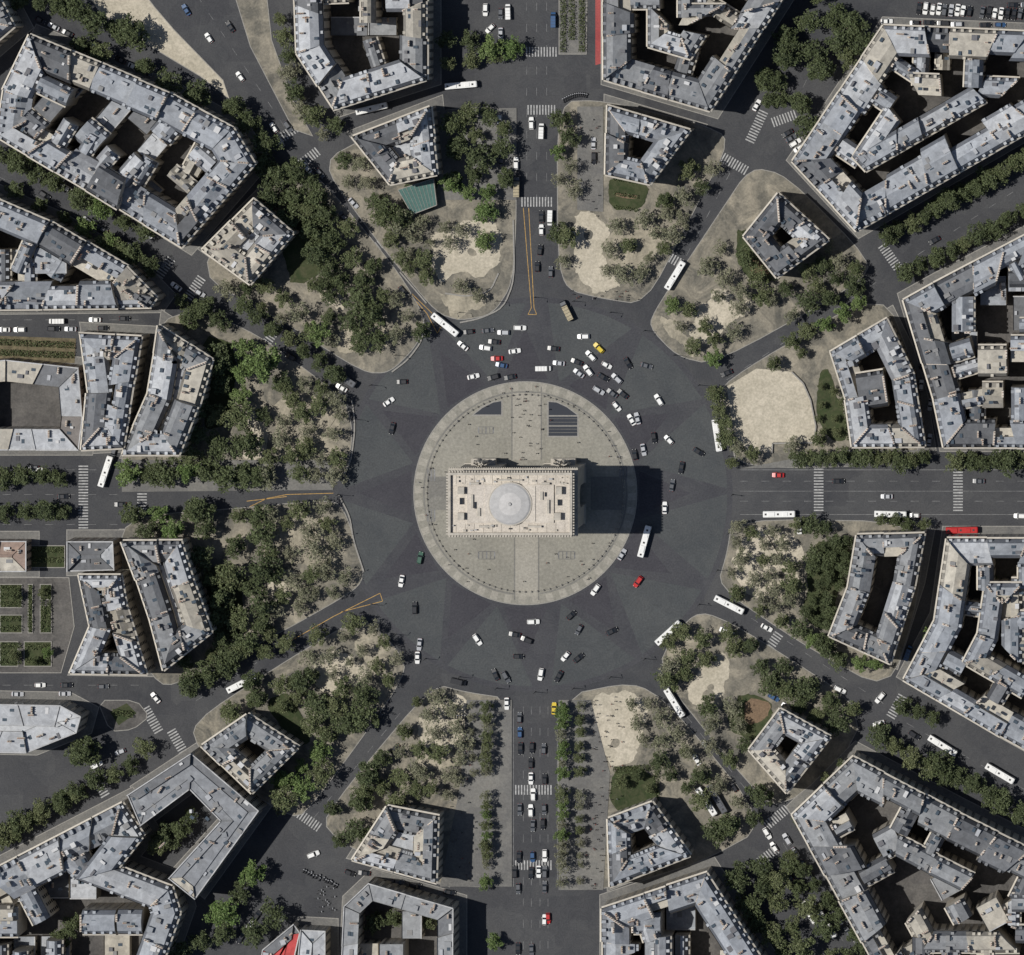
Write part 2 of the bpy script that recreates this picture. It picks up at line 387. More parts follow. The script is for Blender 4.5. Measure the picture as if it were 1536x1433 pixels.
# ------------------------------------------------------------ buildings
ZB=(0.262,0.279,0.303); ZG=(0.215,0.223,0.232); ZD=(0.115,0.120,0.129); ZW=(0.36,0.373,0.39); BE=(0.36,0.335,0.285)
def tj(t,a=0.2):
    k=1+R.uniform(-a,a); return tuple(x*k for x in t)
def windows(mb,a,b,z0,z1,mat):
    a=Vector(a);b=Vector(b);L=(b-a).length
    if L<3: return
    d=(b-a)/L; n=Vector((d.y,-d.x))*0.04
    k=int(L/2.8); z=z0+1.0
    while z+2.2<z1:
        for i in range(k):
            t=(i+.5)*L/k
            p=a+d*(t-.55)+n; q=a+d*(t+.55)+n
            mb.poly([(p.x,p.y,z),(q.x,q.y,z),(q.x,q.y,z+2.1),(p.x,p.y,z+2.1)],mat)
        z+=3.2
def clutter(mb,pt,z,ang,t):
    r=R.random()
    if r<.35:
        mb.box(pt,R.uniform(.8,2.2),R.uniform(.8,2.6),z-.6,z+R.uniform(.2,1.0),ang,0,R.choice([(.5,.5,.5),(.35,.36,.38),(.12,.12,.13),(.2,.2,.2),t]))
    elif r<.7:
        mb.box(pt,1.1,1.6,z-.5,z+.15,ang,0,(.3,.3,.31),1,(1,1,1))
    else:
        L=R.uniform(1.2,3)
        mb.box(pt,L,.65,z-.5,z+R.uniform(1.0,1.8),ang,0,tj((.40,.36,.31)))
        for k in range(int(L/.7)):
            c=(pt[0]+math.cos(ang)*(k*.7-L/2+.35),pt[1]+math.sin(ang)*(k*.7-L/2+.35))
            mb.cyl(c,.15,z+1,z+2.3,5,2)
def house(B4,P0,P1,Q0,Q1,z,tone,var,mode,wall,endwalls=True,wins=True):
    walls,roof,dorm,chim=B4
    dP=P1-P0
    if dP.length<1.2: return
    ang=math.atan2(dP.y,dP.x); nin=Vector((-dP.y,dP.x)).normalized()
    depth=max(3.0,((Q0-P0).dot(nin)+(Q1-P0).dot(nin))/2)
    m=min(.3,1.5/depth)
    tt=tj(tone,var); r=R.random()
    if r<.09: tt=tj(BE,.15)
    elif r<.22: tt=tj(ZD,.2)
    elif r<.38: tt=tj(ZW,.12)
    wt=tj(wall,.1)
    walls.poly([(*P0,0),(*P1,0),(*P1,z),(*P0,z)],0,wt)
    walls.poly([(*Q1,0),(*Q0,0),(*Q0,z),(*Q1,z)],0,tj((.40,.37,.32),.15))
    walls.poly([(*Q0,0),(*P0,0),(*P0,z),(*Q0,z)],0,tj((.40,.37,.32),.15))
    walls.poly([(*P1,0),(*Q1,0),(*Q1,z),(*P1,z)],0,tj((.40,.37,.32),.15))
    if wins: windows(walls,P0,P1,0,z,1); windows(walls,Q1,Q0,0,z,1)
    if mode=='mansard':
        walls.poly([(*(P0-nin*.6),z),(*(P1-nin*.6),z),(*P1,z+.35),(*P0,z+.35)],0,tj((.50,.46,.395),.1))
        walls.poly([(*P0,z-.5),(*P1,z-.5),(*(P1-nin*.6),z),(*(P0-nin*.6),z)],0,wt)
        rz=R.uniform(.5,1.5); mid=R.uniform(.35,.62); mh=R.uniform(2.4,3.0)
        kind=R.random()
        if kind<.68: prof=[(0.02,z),(m,z+mh),(mid,z+mh+rz),(1-m,z+mh),(.98,z)]
        elif kind<.82: prof=[(0.02,z),(m,z+mh),(.55,z+mh+.3),(.56,z+.2),(.98,z)] # set-back terrace
        elif kind<.92: prof=[(0.02,z),(m,z+mh),(.5,z+mh+.05),(1-m,z+mh),(.98,z)] # flat top
        else: prof=[(0.02,z),(.2,z+.3),(.5,z+2.4),(.8,z+.3),(.98,z)]
        pl=[(P0.lerp(Q0,s),h) for s,h in prof]; pr=[(P1.lerp(Q1,s),h) for s,h in prof]
        steep=tj((tt[0]*.6,tt[1]*.605,tt[2]*.63),.2)
        cols=[steep,tt,tj(tt,.12),steep]
        if .68<=kind<.82: cols=[steep,tt,(.40,.375,.33),tj(BE,.2)]
        for s in range(4):
            roof.poly([(*pl[s][0],pl[s][1]),(*pr[s][0],pr[s][1]),(*pr[s+1][0],pr[s+1][1]),(*pl[s+1][0],pl[s+1][1])],1 if s in(0,3) else 0,cols[s])
        roof.poly([(*p,h) for p,h in pl],2,tj((.36,.335,.295),.2)); roof.poly([(*p,h) for p,h in pr][::-1],2,tj((.36,.335,.295),.2))
        hl=dP.length; kd=int(hl/2.9)
        for u in range(kd):
            f=(u+.5)/kd
            for side in (0,1):
                if R.random()<(.1 if side==0 else .65): continue
                if side==1 and kind>=.68: continue
                base=P0.lerp(P1,f)+nin*1.0 if side==0 else Q0.lerp(Q1,f)-nin*1.0
                dorm.box((base.x,base.y),1.2,1.8,z+.2,z+2.1,ang,0,tj((tt[0]*1.1,tt[1]*1.1,tt[2]*1.1),.2),taper=.08)
                sg=-1 if side==0 else 1
                f1=base+nin*sg*.93; dd=dP.normalized()*.42
                dorm.poly([(*(f1-dd),z+.5),(*(f1+dd),z+.5),(*(f1+dd),z+1.8),(*(f1-dd),z+1.8)],1)
        if endwalls and depth>5 and R.random()<.85:
            for (s0,s1) in R.choice([[(.12,.4),(.65,.85)],[(.15,.85)],[(.15,.4)],[(.55,.85)],[(.3,.55)]]):
                u0=P0.lerp(Q0,s0);u1=P0.lerp(Q0,s1); cm=(u0+u1)/2
                an=math.atan2((u1-u0).y,(u1-u0).x); ln=(u1-u0).length; tp=R.uniform(-.6,.4)
                chim.box((cm.x,cm.y),ln,.7,z+1,z+4.8+tp,an,0,tj((.44,.40,.35),.25))
                for w in range(int(ln/.9)):
                    cc=u0.lerp(u1,(w+.5)/max(1,int(ln/.9))); chim.cyl((cc.x,cc.y),.15,z+4.6+tp,z+5.6+tp,5,2)
        ztop=z+3.3
    else:
        roof.poly([(*p,z-.5) for p in (P0,P1,Q1,Q0)],0,tt)
        for A,B_ in ((P0,P1),(Q1,Q0)):
            e=(B_-A)
            if e.length<.5: continue
            n2=Vector((-e.y,e.x)).normalized()*.4; cc=tj((.38,.38,.38),.1)
            if A is Q1: continue
            roof.poly([(*A,z),(*B_,z),(*(B_+n2),z),(*(A+n2),z)],0,cc)
            roof.poly([(*(B_+n2),z-.5),(*(A+n2),z-.5),(*(A+n2),z),(*(B_+n2),z)],0,cc)
        ztop=z-.3
    for u in range(int(dP.length*depth/30+R.random())):
        s=R.uniform(.2,.8); f=R.uniform(.08,.92)
        pt=P0.lerp(P1,f).lerp(Q0.lerp(Q1,f),s)
        clutter(chim,(pt.x,pt.y),ztop+(.3 if mode=='mansard' else -.2),ang+R.choice([0,1.5708]),tt)
pavz=[0.0]
def building(name,px,zc=19.0,depth=11.0,tone=ZB,mode='mansard',fill=0.6,wall=(.38,.35,.30),walk=3.0,hw=15,var=0.13,well=None):
    fp=ccw(WP(px,zc)); n=len(fp); pavz[0]+=.0013
    if walk>0: slab('pavement',inset(fp,-walk),0,0.075+pavz[0],M_walk,M_kerb)
    root=empty(name,(0,0,0))
    B4=(MB([M_wall,M_glass]),MB([M_roof,M_steep,M_wall]),MB([M_generic,M_glass]),MB([M_generic,M_sky,M_pot]))
    slab('courtyard',inset(fp,1.0),0.118,0.25+pavz[0],M_court).parent=root
    def ring(d0,d1,skip,zoff,vary_in):
        A_=inset(fp,d0) if d0>0 else fp; I_=inset(fp,d1)
        for i in range(n):
            j=(i+1)%n
            A,B,a,b=map(Vector,(A_[i],A_[j],I_[i],I_[j]))
            E=(Vector(fp[j])-Vector(fp[i])).normalized()
            if (B-A).dot(E)<4: continue
            if (b-a).dot(E)<0: a=b=(a+b)/2
            L=(B-A).length; nin=Vector((-E.y,E.x))
            k=max(1,round(L/(hw*R.uniform(.85,1.15))))
            cuts=[0]+[ (q+R.uniform(-.22,.22))/k for q in range(1,k)]+[1]
            for q in range(k):
                if R.random()<skip: continue
                t0,t1=cuts[q],cuts[q+1]
                P0=A.lerp(B,t0);P1=A.lerp(B,t1);Q0=a.lerp(b,t0);Q1=a.lerp(b,t1)
                if vary_in and 0<q<k-1:
                    ex=R.choice([0,0,-.18,.12,.3,-.3]); Q0=P0+(Q0-P0)*(1+ex);Q1=P1+(Q1-P1)*(1+ex)
                z=zc+zoff+R.uniform(-.8,.8)+(R.choice([0,0,0,-2.6,1.5]) if mode=='mansard' else 0)
                house(B4,P0,P1,Q0,Q1,z,tone,var,mode,wall)
                if vary_in and fill>0 and R.random()<.5 and (Q1-Q0).length>7:
                    w=R.uniform(5,7.5); g=R.uniform(6,13); c0=Q0+E*R.uniform(0,.5)-nin*.3; c1=c0+E*w; c2=c1+nin*g; c3=c0+nin*g
                    lim=inset(fp,depth*.6)
                    if inside(tuple(c2),lim) and inside(tuple(c3),lim):
                        house(B4,c1,c2,c0,c3,z-R.choice([.6,1.4,3,6]),tone,var,mode,wall,endwalls=R.random()<.5)
    ring(0,depth,0,0,depth>9)
    if fill>0:
        i6=inset(fp,depth+6)
        big=area(inset(fp,depth+8))>250 and all((Vector(i6[(i+1)%n])-Vector(i6[i])).dot(Vector(fp[(i+1)%n])-Vector(fp[i]))>0 for i in range(n))
        s0=depth
        if big and depth>9:
            ring(depth+6,depth+14,.32,-1,False); s0=depth+15
        le=max(range(n),key=lambda i:(Vector(fp[(i+1)%n])-Vector(fp[i])).length)
        d=(Vector(fp[(le+1)%n])-Vector(fp[le])).normalized(); nn=Vector((-d.y,d.x)); o=Vector(fp[le])
        lim=inset(fp,s0) if big else inset(fp,depth*.8)
        if area(lim)>20:
            sx,sy=R.uniform(10,13),R.uniform(9.5,12)
            for iu in range(-4,24):
                for iv in range(-4,24):
                    p=o+d*(iu+.5+(.35 if iv%2 else 0))*sx+nn*(iv+.5)*sy
                    if not inside(tuple(p),lim) or R.random()>fill: continue
                    a=sx*R.uniform(.34,.56);c=sy*R.uniform(.32,.5)
                    if not all(inside(tuple(p+d*u*a+nn*v*c),inset(fp,2.5)) for u in(-1,1) for v in(-1,1)): continue
                    z=R.choice([zc-1,zc,zc-.5,zc-3,zc-8,5])
                    P0=p-d*a-nn*c;P1=p+d*a-nn*c;Q0=p-d*a+nn*c;Q1=p+d*a+nn*c
                    if R.random()<.5: P0,P1,Q1,Q0=P1,Q1,Q0,P0
                    house(B4,P0,P1,Q0,Q1,z,tone,var+.05,'mansard' if z>12 and R.random()<.6 else 'flat',wall)
    if well is not None:
        wp=inset(fp,depth-.4); 
        if area(wp)>2:
            B4[1].poly([(x,y,zc-well) for x,y in wp],0,tj(tone if mode=='flat' else ZW,.1))
            for u in range(int(abs(area(wp))/14)):
                x=R.choice(wp); y=R.choice(wp); f=R.uniform(.2,.8)
                clutter(B4[3],(x[0]*f+y[0]*(1-f),x[1]*f+y[1]*(1-f)),zc-well,R.uniform(0,3),tone)
    for b,nm in zip(B4,('walls','roof','dormers','chimneys')): b.obj(nm,root)
    return root
AP='apartment_block'; HO='mansion_building'
building(AP,[(45,52),(150,95),(255,140),(350,192),(382,245),(272,372),(130,285),(-5,205),(5,135)],20,11.5,ZB,fill=.6)
building(AP,[(-60,270),(0,300),(75,332),(190,400),(236,447),(225,462),(-60,465)],20,10.5,ZB,fill=.55)
building(AP,[(118,500),(212,505),(185,672),(122,675),(130,590)],20,9.5,ZB,fill=0,well=0)
building(AP,[(-60,546),(8,540),(118,552),(124,625),(118,676),(-60,676)],15,8,(.17,.155,.145),'flat',fill=0,wall=(.28,.22,.19),var=.1)
building(HO,[(238,488),(318,540),(298,610),(270,682),(183,682),(200,640),(222,590),(232,530)],19,9.2,ZG,fill=0,well=2)
building(HO,[(183,812),(272,812),(290,870),(318,948),(245,1006),(225,930),(205,870)],19,9.2,ZG,fill=0,well=2)
building(AP,[(118,862),(182,862),(190,910),(221,1012),(105,1010),(135,940)],19,8,ZW,fill=.5)
building(AP,[(100,812),(170,812),(172,856),(100,858)],16,5.0,ZD,'flat',fill=0,wall=(.3,.25,.2),well=0)
building('low_terrace_building',[(-60,812),(40,812),(40,858),(-60,858)],10,5.4,(.22,.16,.13),'flat',fill=0,wall=(.3,.25,.2),well=0)
building(AP,[(-60,1055),(90,1058),(122,1075),(115,1100),(40,1130),(-60,1128)],18,8,ZW,'flat',fill=.8,well=1)
building(HO,[(370,1072),(447,1122),(378,1190),(303,1118)],17,8,ZG,fill=.5)
building('modern_office_building',[(190,1193),(286,1130),(388,1217),(292,1350),(252,1318),(330,1232),(284,1185),(210,1240)],21,3.5,(.19,.20,.215),'flat',fill=0,wall=(.33,.31,.28),var=.03,hw=60,well=.5,walk=2)
building(AP,[(-60,1330),(182,1205),(215,1255),(180,1300),(258,1330),(270,1370),(225,1500),(-60,1500)],19,10.5,ZB,fill=.6)
building(HO,[(580,1210),(658,1225),(655,1325),(528,1290)],17,9,ZG,fill=0,well=1)
building('office_building',[(552,1325),(680,1362),(680,1500),(508,1500),(515,1360)],18,6,ZG,'flat',fill=.3)
building(AP,[(903,1362),(1060,1310),(1150,1450),(1160,1500),(903,1500)],20,10.5,ZB,fill=.6)
building(HO,[(912,1228),(978,1203),(1036,1283),(915,1330)],17,8.5,ZB,fill=.4)
building(AP,[(1280,1135),(1440,1220),(1600,1300),(1600,1500),(1340,1500),(1188,1222)],20,11.5,ZG,fill=.7)
building(HO,[(1170,1063),(1246,1105),(1180,1190),(1123,1125)],17,8,ZG,fill=.5)
building(AP,[(1420,808),(1600,808),(1600,1160),(1500,1105),(1355,1020),(1402,930)],20,10.5,ZB,fill=.65)
building(HO,[(1285,803),(1387,800),(1372,880),(1335,997),(1243,955),(1272,880)],19,8.5,ZG,fill=.3)
building(HO,[(1330,478),(1370,560),(1387,670),(1278,670),(1268,600),(1245,528)],19,8.5,ZB,fill=.3)
building(AP,[(1600,320),(1600,672),(1415,672),(1400,600),(1355,450),(1400,425)],20,10.5,ZB,fill=.65)
building(HO,[(1167,290),(1243,360),(1165,417),(1115,355)],17,8.5,ZD,fill=.5)
building(AP,[(1325,38),(1600,50),(1600,165),(1285,347),(1188,242),(1230,180)],20,11.5,ZB,fill=.65)
building(HO,[(910,158),(1036,195),(975,277),(908,262)],18,8.5,ZB,fill=.4)
building(AP,[(905,-60),(1210,-60),(1065,167),(905,120)],20,10.5,ZG,fill=.65)
building(HO,[(645,160),(656,262),(585,277),(528,205)],18,9,ZD,fill=0,well=3)
building(AP,[(440,-60),(640,-60),(640,120),(500,165),(445,80)],20,10.5,ZG,fill=.6)
building(HO,[(380,298),(440,350),(375,427),(303,375)],17,9,BE,fill=0,well=1)
building(AP,[(-120,-60),(-30,-60),(22,40),(-60,110)],19,9,ZG,fill=.3)
building(AP,[(450,1395),(488,1397),(488,1500),(440,1500)],14,5,ZW,'flat',fill=0)
building('red_roofed_pavilion',[(440,1386),(450,1400),(432,1480),(385,1480),(393,1425)],9,4,(.42,.05,.05),'flat',fill=0,walk=0,var=.02,hw=60,well=.5)
cn=MB([plain('green_glass',(.03,.10,.085),.3,0,.6,vary=.3),M_kerb])
pp=WP([(597,285),(650,268),(655,308),(618,322)],5); pp=ccw(pp)
cn.poly([(*p,5) for p in pp],0)
for k in range(4):
    a,b=pp[k],pp[(k+1)%4]; cn.poly([(*a,0),(*b,0),(*b,4.7),(*a,4.7)],1); strip(cn,[a,b],.3,5.1,1,4.75)
for k in range(1,9):
    f=k/9; a=Vector(pp[0]).lerp(Vector(pp[1]),f); b=Vector(pp[3]).lerp(Vector(pp[2]),f); strip(cn,[a,b],.12,5.08,1,5.0)
cn.obj('glass_canopy_terrace')

# ------------------------------------------------------------ Arc de Triomphe
arc=empty('triumphal_arch',(CC[0],CC[1],0.14))
M_stone=plain('arch_limestone',(.40,.37,.32),.85,vary=.2,scale=.5)
M_terr=ground_mat('terrace_stone',(.50,.455,.39),(.62,.565,.49),(.40,.365,.315),.12,.5,2.0,midamt=.7,patch=.08)
M_dome=plain('grey_lead',(.37,.365,.36),.6,vary=.14,scale=.6)
M_dome2=plain('pale_lead',(.44,.43,.42),.6,vary=.12,scale=.6)
def rawbox(name,x0,x1,y0,y1,z0,z1,mat,parent=arc):
    b=MB([mat]); b.box(((x0+x1)/2,(y0+y1)/2),x1-x0,y1-y0,z0,z1); 
    b.poly([(x0,y0,z0),(x0,y1,z0),(x1,y1,z0),(x1,y0,z0)])
    return b.obj(name,parent)
body=rawbox('body',-22.4,22.4,-11,11,0,36.6,M_stone)
def weld(o):
    import bmesh
    bm=bmesh.new(); bm.from_mesh(o.data); bmesh.ops.remove_doubles(bm,verts=bm.verts,dist=1e-4); bmesh.ops.recalc_face_normals(bm,faces=bm.faces); bm.to_mesh(o.data); bm.free()
weld(body)
def archcut(w,h,L,axis):
    b=MB([M_stone]); r=w/2; pr=[(-r,-1),(r,-1)]+[(r*math.cos(math.pi*k/16),h-r+r*math.sin(math.pi*k/16)) for k in range(17)]
    f=lambda u,z,d:(u,d,z) if axis=='y' else (d,u,z)
    F=[f(u,z,-L) for u,z in pr]; B_=[f(u,z,L) for u,z in pr]
    b.poly(F); b.poly(B_[::-1])
    for i in range(len(pr)):
        j=(i+1)%len(pr); b.poly([F[j],F[i],B_[i],B_[j]])
    o=b.obj('cutter'); weld(o); return o
for (w,h,L,ax) in [(14.6,29.2,20,'y'),(8.4,18.7,30,'x')]:
    c=archcut(w,h,L,ax); m=body.modifiers.new('b','BOOLEAN'); m.object=c; m.operation='DIFFERENCE'; m.solver='EXACT'
    c.location=(CC[0],CC[1],.14)
    dg=bpy.context.evaluated_depsgraph_get(); dg.update()
    me=bpy.data.meshes.new_from_object(body.evaluated_get(dg)); body.modifiers.clear(); body.data=me
    bpy.data.objects.remove(c)
def ringbox(name,hx,hy,t,z0,z1,mat):
    b=MB([mat])
    b.box((0,hy-t/2),2*hx,t,z0,z1);b.box((0,-hy+t/2),2*hx,t,z0,z1);b.box((hx-t/2,0),t,2*hy-2*t,z0,z1);b.box((-hx+t/2,0),t,2*hy-2*t,z0,z1)
    return b.obj(name,arc)
rawbox('entablature',-23.0,23.0,-11.6,11.6,36.5,38.6,M_stone)
rawbox('main_cornice',-23.9,23.9,-12.4,12.4,38.6,39.9,M_stone)
rawbox('attic',-22.2,22.2,-10.8,10.8,39.9,47.2,M_stone)
rawbox('attic_cornice',-23.1,23.1,-11.8,11.8,47.2,48.1,M_stone)
ringbox('parapet',22.8,11.5,.9,48.1,49.6,M_stone)
rawbox('roof_terrace',-21.85,21.85,-10.55,10.55,48.1,48.25,M_terr)
d=MB([M_stone,M_terr,M_dome,M_glass])
for k in range(44):
    x=-22.3+k*44.6/43
    for y in (-11.9,11.9): d.box((x,y),.6,.7,47.35,49.2)
for k in range(22):
    y=-11+k*22/21
    for x in (-23.2,23.2): d.box((x,y),.7,.6,47.35,49.2)
for k in range(30):
    x=-22.3+k*44.6/29
    for y in (-10.95,10.95): d.box((x,y),.7,.35,40.5,46.6)
for k in range(14):
    y=-10+k*20/13
    for x in (-22.35,22.35): d.box((x,y),.35,.7,40.5,46.6)
for k in range(60):
    x=-23.5+k*47/59
    for y in (-12.5,12.5): d.box((x,y),.35,.4,38.8,39.7)
d.obj('attic_shields',arc)
t=MB([M_stone,M_terr,M_dome,M_glass,M_dome2])
ZT=48.25
t.box((0,0),32,14,ZT,ZT+.6,0,1,topmat=1); t.box((0,0),18.5,13,ZT+.6,ZT+.9,0,1,topmat=1)
t.cyl((0,0),8.0,ZT+.9,ZT+1.15,64,0)
t.cyl((0,0),7.6,ZT+1.15,ZT+1.45,64,2,r2=7.0); t.cyl((0,0),7.0,ZT+1.45,ZT+1.75,64,2,r2=4.2); t.cyl((0,0),4.15,ZT+1.75,ZT+1.95,48,4,r2=1.5)
t.cyl((0,0),.7,ZT+1.95,ZT+2.5,16,2,r2=.5)
for (x,y,sx,sy,h) in [(-18,5,2.4,2.6,2.2),(-18,-4.5,2.4,2.6,2.2),(18,5,2.2,2.8,2.2),(17.5,-4.5,2.4,2.6,2.2),(-13,7.5,3,.7,1),(13,7.5,3,.7,1),(-11.5,-3,1,3,.9),(11.5,3,1,3,.9),(14,-1,.8,5,1.1),(-14,1,.8,5,1.1),(9,-8.3,5,.7,1),(-9,-8.3,5,.7,1),(0,8.8,9,.6,.8)]:
    t.box((x,y),sx,sy,ZT,ZT+h+.3,0,0,topmat=0)
for (x,y,sx,sy) in [(-18,1,1.2,2.4),(18,.5,1.2,2.2),(-12.8,-.5,.7,2.5),(13,3.5,.7,1.6)]:
    t.box((x,y),sx,sy,ZT,ZT+.95,0,0,topmat=3)
for k in range(13):
    x=-20+k*3.33
    for s in (-1,1): t.box((x,s*8.9),.12,3.1,ZT,ZT+.12,0,0)
for k in range(40):
    x,y=R.uniform(-21,21),R.choice([-1,1])*R.uniform(7.4,10); t.box((x,y),R.uniform(.3,1.4),R.uniform(.3,.9),ZT,ZT+R.uniform(.3,1.1),0,R.choice([0,0,2,3]))
t.obj('roof_structures',arc)
sc=MB([M_stone])
for sx in (-1,1):
    for sy in (-1,1):
        x=sx*14.9; y=sy*11
        sc.box((x,y+sy*1.0),8.6,2.6,0,6.5); sc.box((x,y+sy*1.0),9.2,3.0,6.5,7.1)
        for k in range(22):
            zz=7.1+R.uniform(0,9.5); w=(1-(zz-7)/13)*3.6
            sc.cyl((x+R.uniform(-w,w),y+sy*R.uniform(.1,1.9)),R.uniform(.45,.9),zz-.5,zz+R.uniform(1.5,3),7,0,r2=.28)
        for k in (-1,1): sc.box((x+k*1.8,y+sy*.9),2.6,.5,13,17.5,k*.4,taper=.4)
        sc.box((x,y+sy*.15),8.2,.5,20.5,21.1); sc.box((x,y+sy*.15),8.2,.5,26.8,27.4)
        for k in range(14): sc.cyl((x-3.6+k*.55,y+sy*.1),.35,21.1,25.6+R.uniform(-.5,.8),6,0,r2=.2)
        sc.box((sx*22.4,sy*7.9),.5,5,20.5,27.2)
        sc.box((sx*14.9,sy*7.7),15.8,7.4,0,1.2); sc.box((sx*7.55,sy*7.6),.5,7,17.9,18.6); sc.box((sx*14.95,sy*11.1),15.2,.5,30.3,31.0)
for sy in (-1,1): sc.box((0,sy*11.15),1.8,1.0,29.0,32.6)
sc.obj('sculptures',arc)
fl=MB([M_stone]); fl.cyl((0,-6),1.6,0.02,.14,20); fl.obj('memorial_flame_slab',arc)

# ------------------------------------------------------------ trees
def leafmat(name,c1,c2,c3):
    m,nt,b=newmat(name)
    a=nt.nodes.new('ShaderNodeAttribute'); a.attribute_name='tint'
    oi=nt.nodes.new('ShaderNodeObjectInfo')
    s=nt.nodes.new('ShaderNodeSeparateColor'); nt.links.new(a.outputs['Color'],s.inputs[0])
    c=mixc(nt,oi.outputs['Random'],c1,c2)
    c=mixc(nt,s.outputs[0],c,c3)
    c=mixc(nt,1.0,c,mixc(nt,s.outputs[1],(.6,.6,.6),(1.4,1.4,1.35)),'MULTIPLY')
    nt.links.new(c,b.inputs['Base Color']); b.inputs['Roughness'].default_value=.65; b.inputs['Specular IOR Level'].default_value=.25
    return m
L_D=leafmat('foliage_dark',(.045,.060,.028),(.073,.092,.041),(.10,.12,.058))
L_M=leafmat('foliage_mid',(.073,.095,.040),(.105,.122,.056),(.14,.15,.080))
L_B=leafmat('foliage_bright',(.085,.14,.04),(.115,.16,.055),(.15,.195,.08))
L_S=leafmat('foliage_grey_green',(.135,.145,.088),(.17,.17,.113),(.225,.22,.158))
M_bark=plain('bark',(.14,.12,.09),.9,vary=.3)
def treemesh(seed,leaf,nleaf,sparse):
    r=random.Random(seed); b=MB([M_bark,leaf])
    def limb(p,q,r0,r1,n=6):
        p=Vector(p);q=Vector(q);d=(q-p).normalized(); u=d.orthogonal().normalized(); v=d.cross(u)
        A=[tuple(p+(u*math.cos(6.283*k/n)+v*math.sin(6.283*k/n))*r0) for k in range(n)]
        B_=[tuple(q+(u*math.cos(6.283*k/n)+v*math.sin(6.283*k/n))*r1) for k in range(n)]
        for k in range(n): b.poly([A[k],A[(k+1)%n],B_[(k+1)%n],B_[k]],0)
    limb((0,0,0),(.1,.1,4),.38,.27,8)
    lobes=[]
    nl=r.randint(7,11)
    for k in range(nl):
        a=6.283*k/nl+r.uniform(-.35,.35); rad=r.uniform(1.7,4.0); z=r.uniform(5.5,9.5)
        c=Vector((math.cos(a)*rad,math.sin(a)*rad,z)); lobes.append((c,r.uniform(1.0,1.8)))
    for k in range(4): lobes.append((Vector((r.uniform(-1.3,1.3),r.uniform(-1.3,1.3),r.uniform(8.5,11.5))),r.uniform(1.2,1.9)))
    for c,s in lobes:
        m=Vector((c.x*.4,c.y*.4,5.2)); limb((.1,.1,3.9),m,.2,.13); limb(m,c,.13,.04,5)
    clumps=[]
    per=22 if not sparse else 15
    for c,s in lobes:
        lv=r.uniform(-.25,.25)
        for k in range(per):
            d=Vector((r.gauss(0,1),r.gauss(0,1),r.gauss(0,.8))).normalized()
            clumps.append((c+d*s*r.uniform(.55,1.15),min(1,max(0,r.uniform(0,1)+lv))))
    for cp,cv in clumps:
        n=max(2,int(nleaf/len(clumps)))
        for k in range(n):
            p=cp+Vector((r.gauss(0,.3),r.gauss(0,.3),r.gauss(0,.26)))
            nn=Vector((r.gauss(0,.8),r.gauss(0,.8),r.uniform(.3,1.5))).normalized()
            u=nn.orthogonal().normalized(); v=nn.cross(u); a=r.uniform(0,6.28)
            u,v=u*math.cos(a)+v*math.sin(a),v*math.cos(a)-u*math.sin(a)
            s=r.uniform(.2,.4)
            b.poly([tuple(p-u*s),tuple(p-v*s*.7),tuple(p+u*s),tuple(p+v*s*.7)],1,(cv*.8*r.uniform(.6,1.2),r.random(),0))
    return b.mesh('tree_mesh_%d'%seed)
TR={'D':[treemesh(10+i,L_D,2000,False) for i in range(6)],'M':[treemesh(20+i,L_M,1800,False) for i in range(5)],
    'B':[treemesh(30+i,L_B,2000,False) for i in range(3)],'S':[treemesh(40+i,L_S,1000,True) for i in range(6)]}
TN={'D':'chestnut_tree','M':'plane_tree','B':'lime_tree','S':'pale_plane_tree'}
placed=[]
def tree(px,py,r,kind):
    x,y=W(px,py,8)
    o=bpy.data.objects.new(TN[kind],R.choice(TR[kind])); col.objects.link(o)
    s=r*.94*S/4.9*R.uniform(.88,1.12); o.location=(x,y,0.1); o.scale=(s,s*R.uniform(.85,1.15),s*R.uniform(.8,1.0) if s>.7 else s*1.15); o.rotation_euler=(0,0,R.uniform(0,6.28))
    placed.append((px,py))
def grove(poly,sp,r,kinds):
    xs=[p[0] for p in poly];ys=[p[1] for p in poly]; pts=[]
    if 'S' in kinds: sp*=1.05; r*=.92
    for _ in range(1500):
        p=(R.uniform(min(xs),max(xs)),R.uniform(min(ys),max(ys)))
        if inside(p,poly) and all((p[0]-q[0])**2+(p[1]-q[1])**2>sp*sp for q in pts): pts.append(p)
    for p in pts: tree(p[0],p[1],r*R.uniform(.7,1.15),R.choice(kinds))
def row(a,b,sp,r,kinds,j=3):
    L=math.hypot(b[0]-a[0],b[1]-a[1]); n=max(1,int(L/sp))
    for i in range(n+1):
        f=i/n; tree(a[0]+(b[0]-a[0])*f+R.uniform(-j,j),a[1]+(b[1]-a[1])*f+R.uniform(-j,j),r*R.uniform(.8,1.15),R.choice(kinds))
# W1
grove([(668,170),(755,165),(755,235),(668,240)],29,21,'DDM'); grove([(660,255),(765,250),(760,290),(665,290)],29,19,'DMB')
tree(678,275,22,'B');tree(728,318,20,'B');tree(726,362,20,'B');tree(575,315,22,'D');tree(600,330,20,'D')
grove([(600,335),(690,325),(700,350),(660,375),(650,425),(605,400)],23,19,'SSMS'); grove([(672,425),(720,420),(722,445),(675,448)],24,18,'S')
grove([(490,225),(530,225),(560,280),(540,300),(505,275)],26,18,'DMS'); row((560,300),(600,390),28,18,'DM')
row((670,60),(770,75),30,20,'DBD'); row((672,95),(745,85),30,17,'DM')
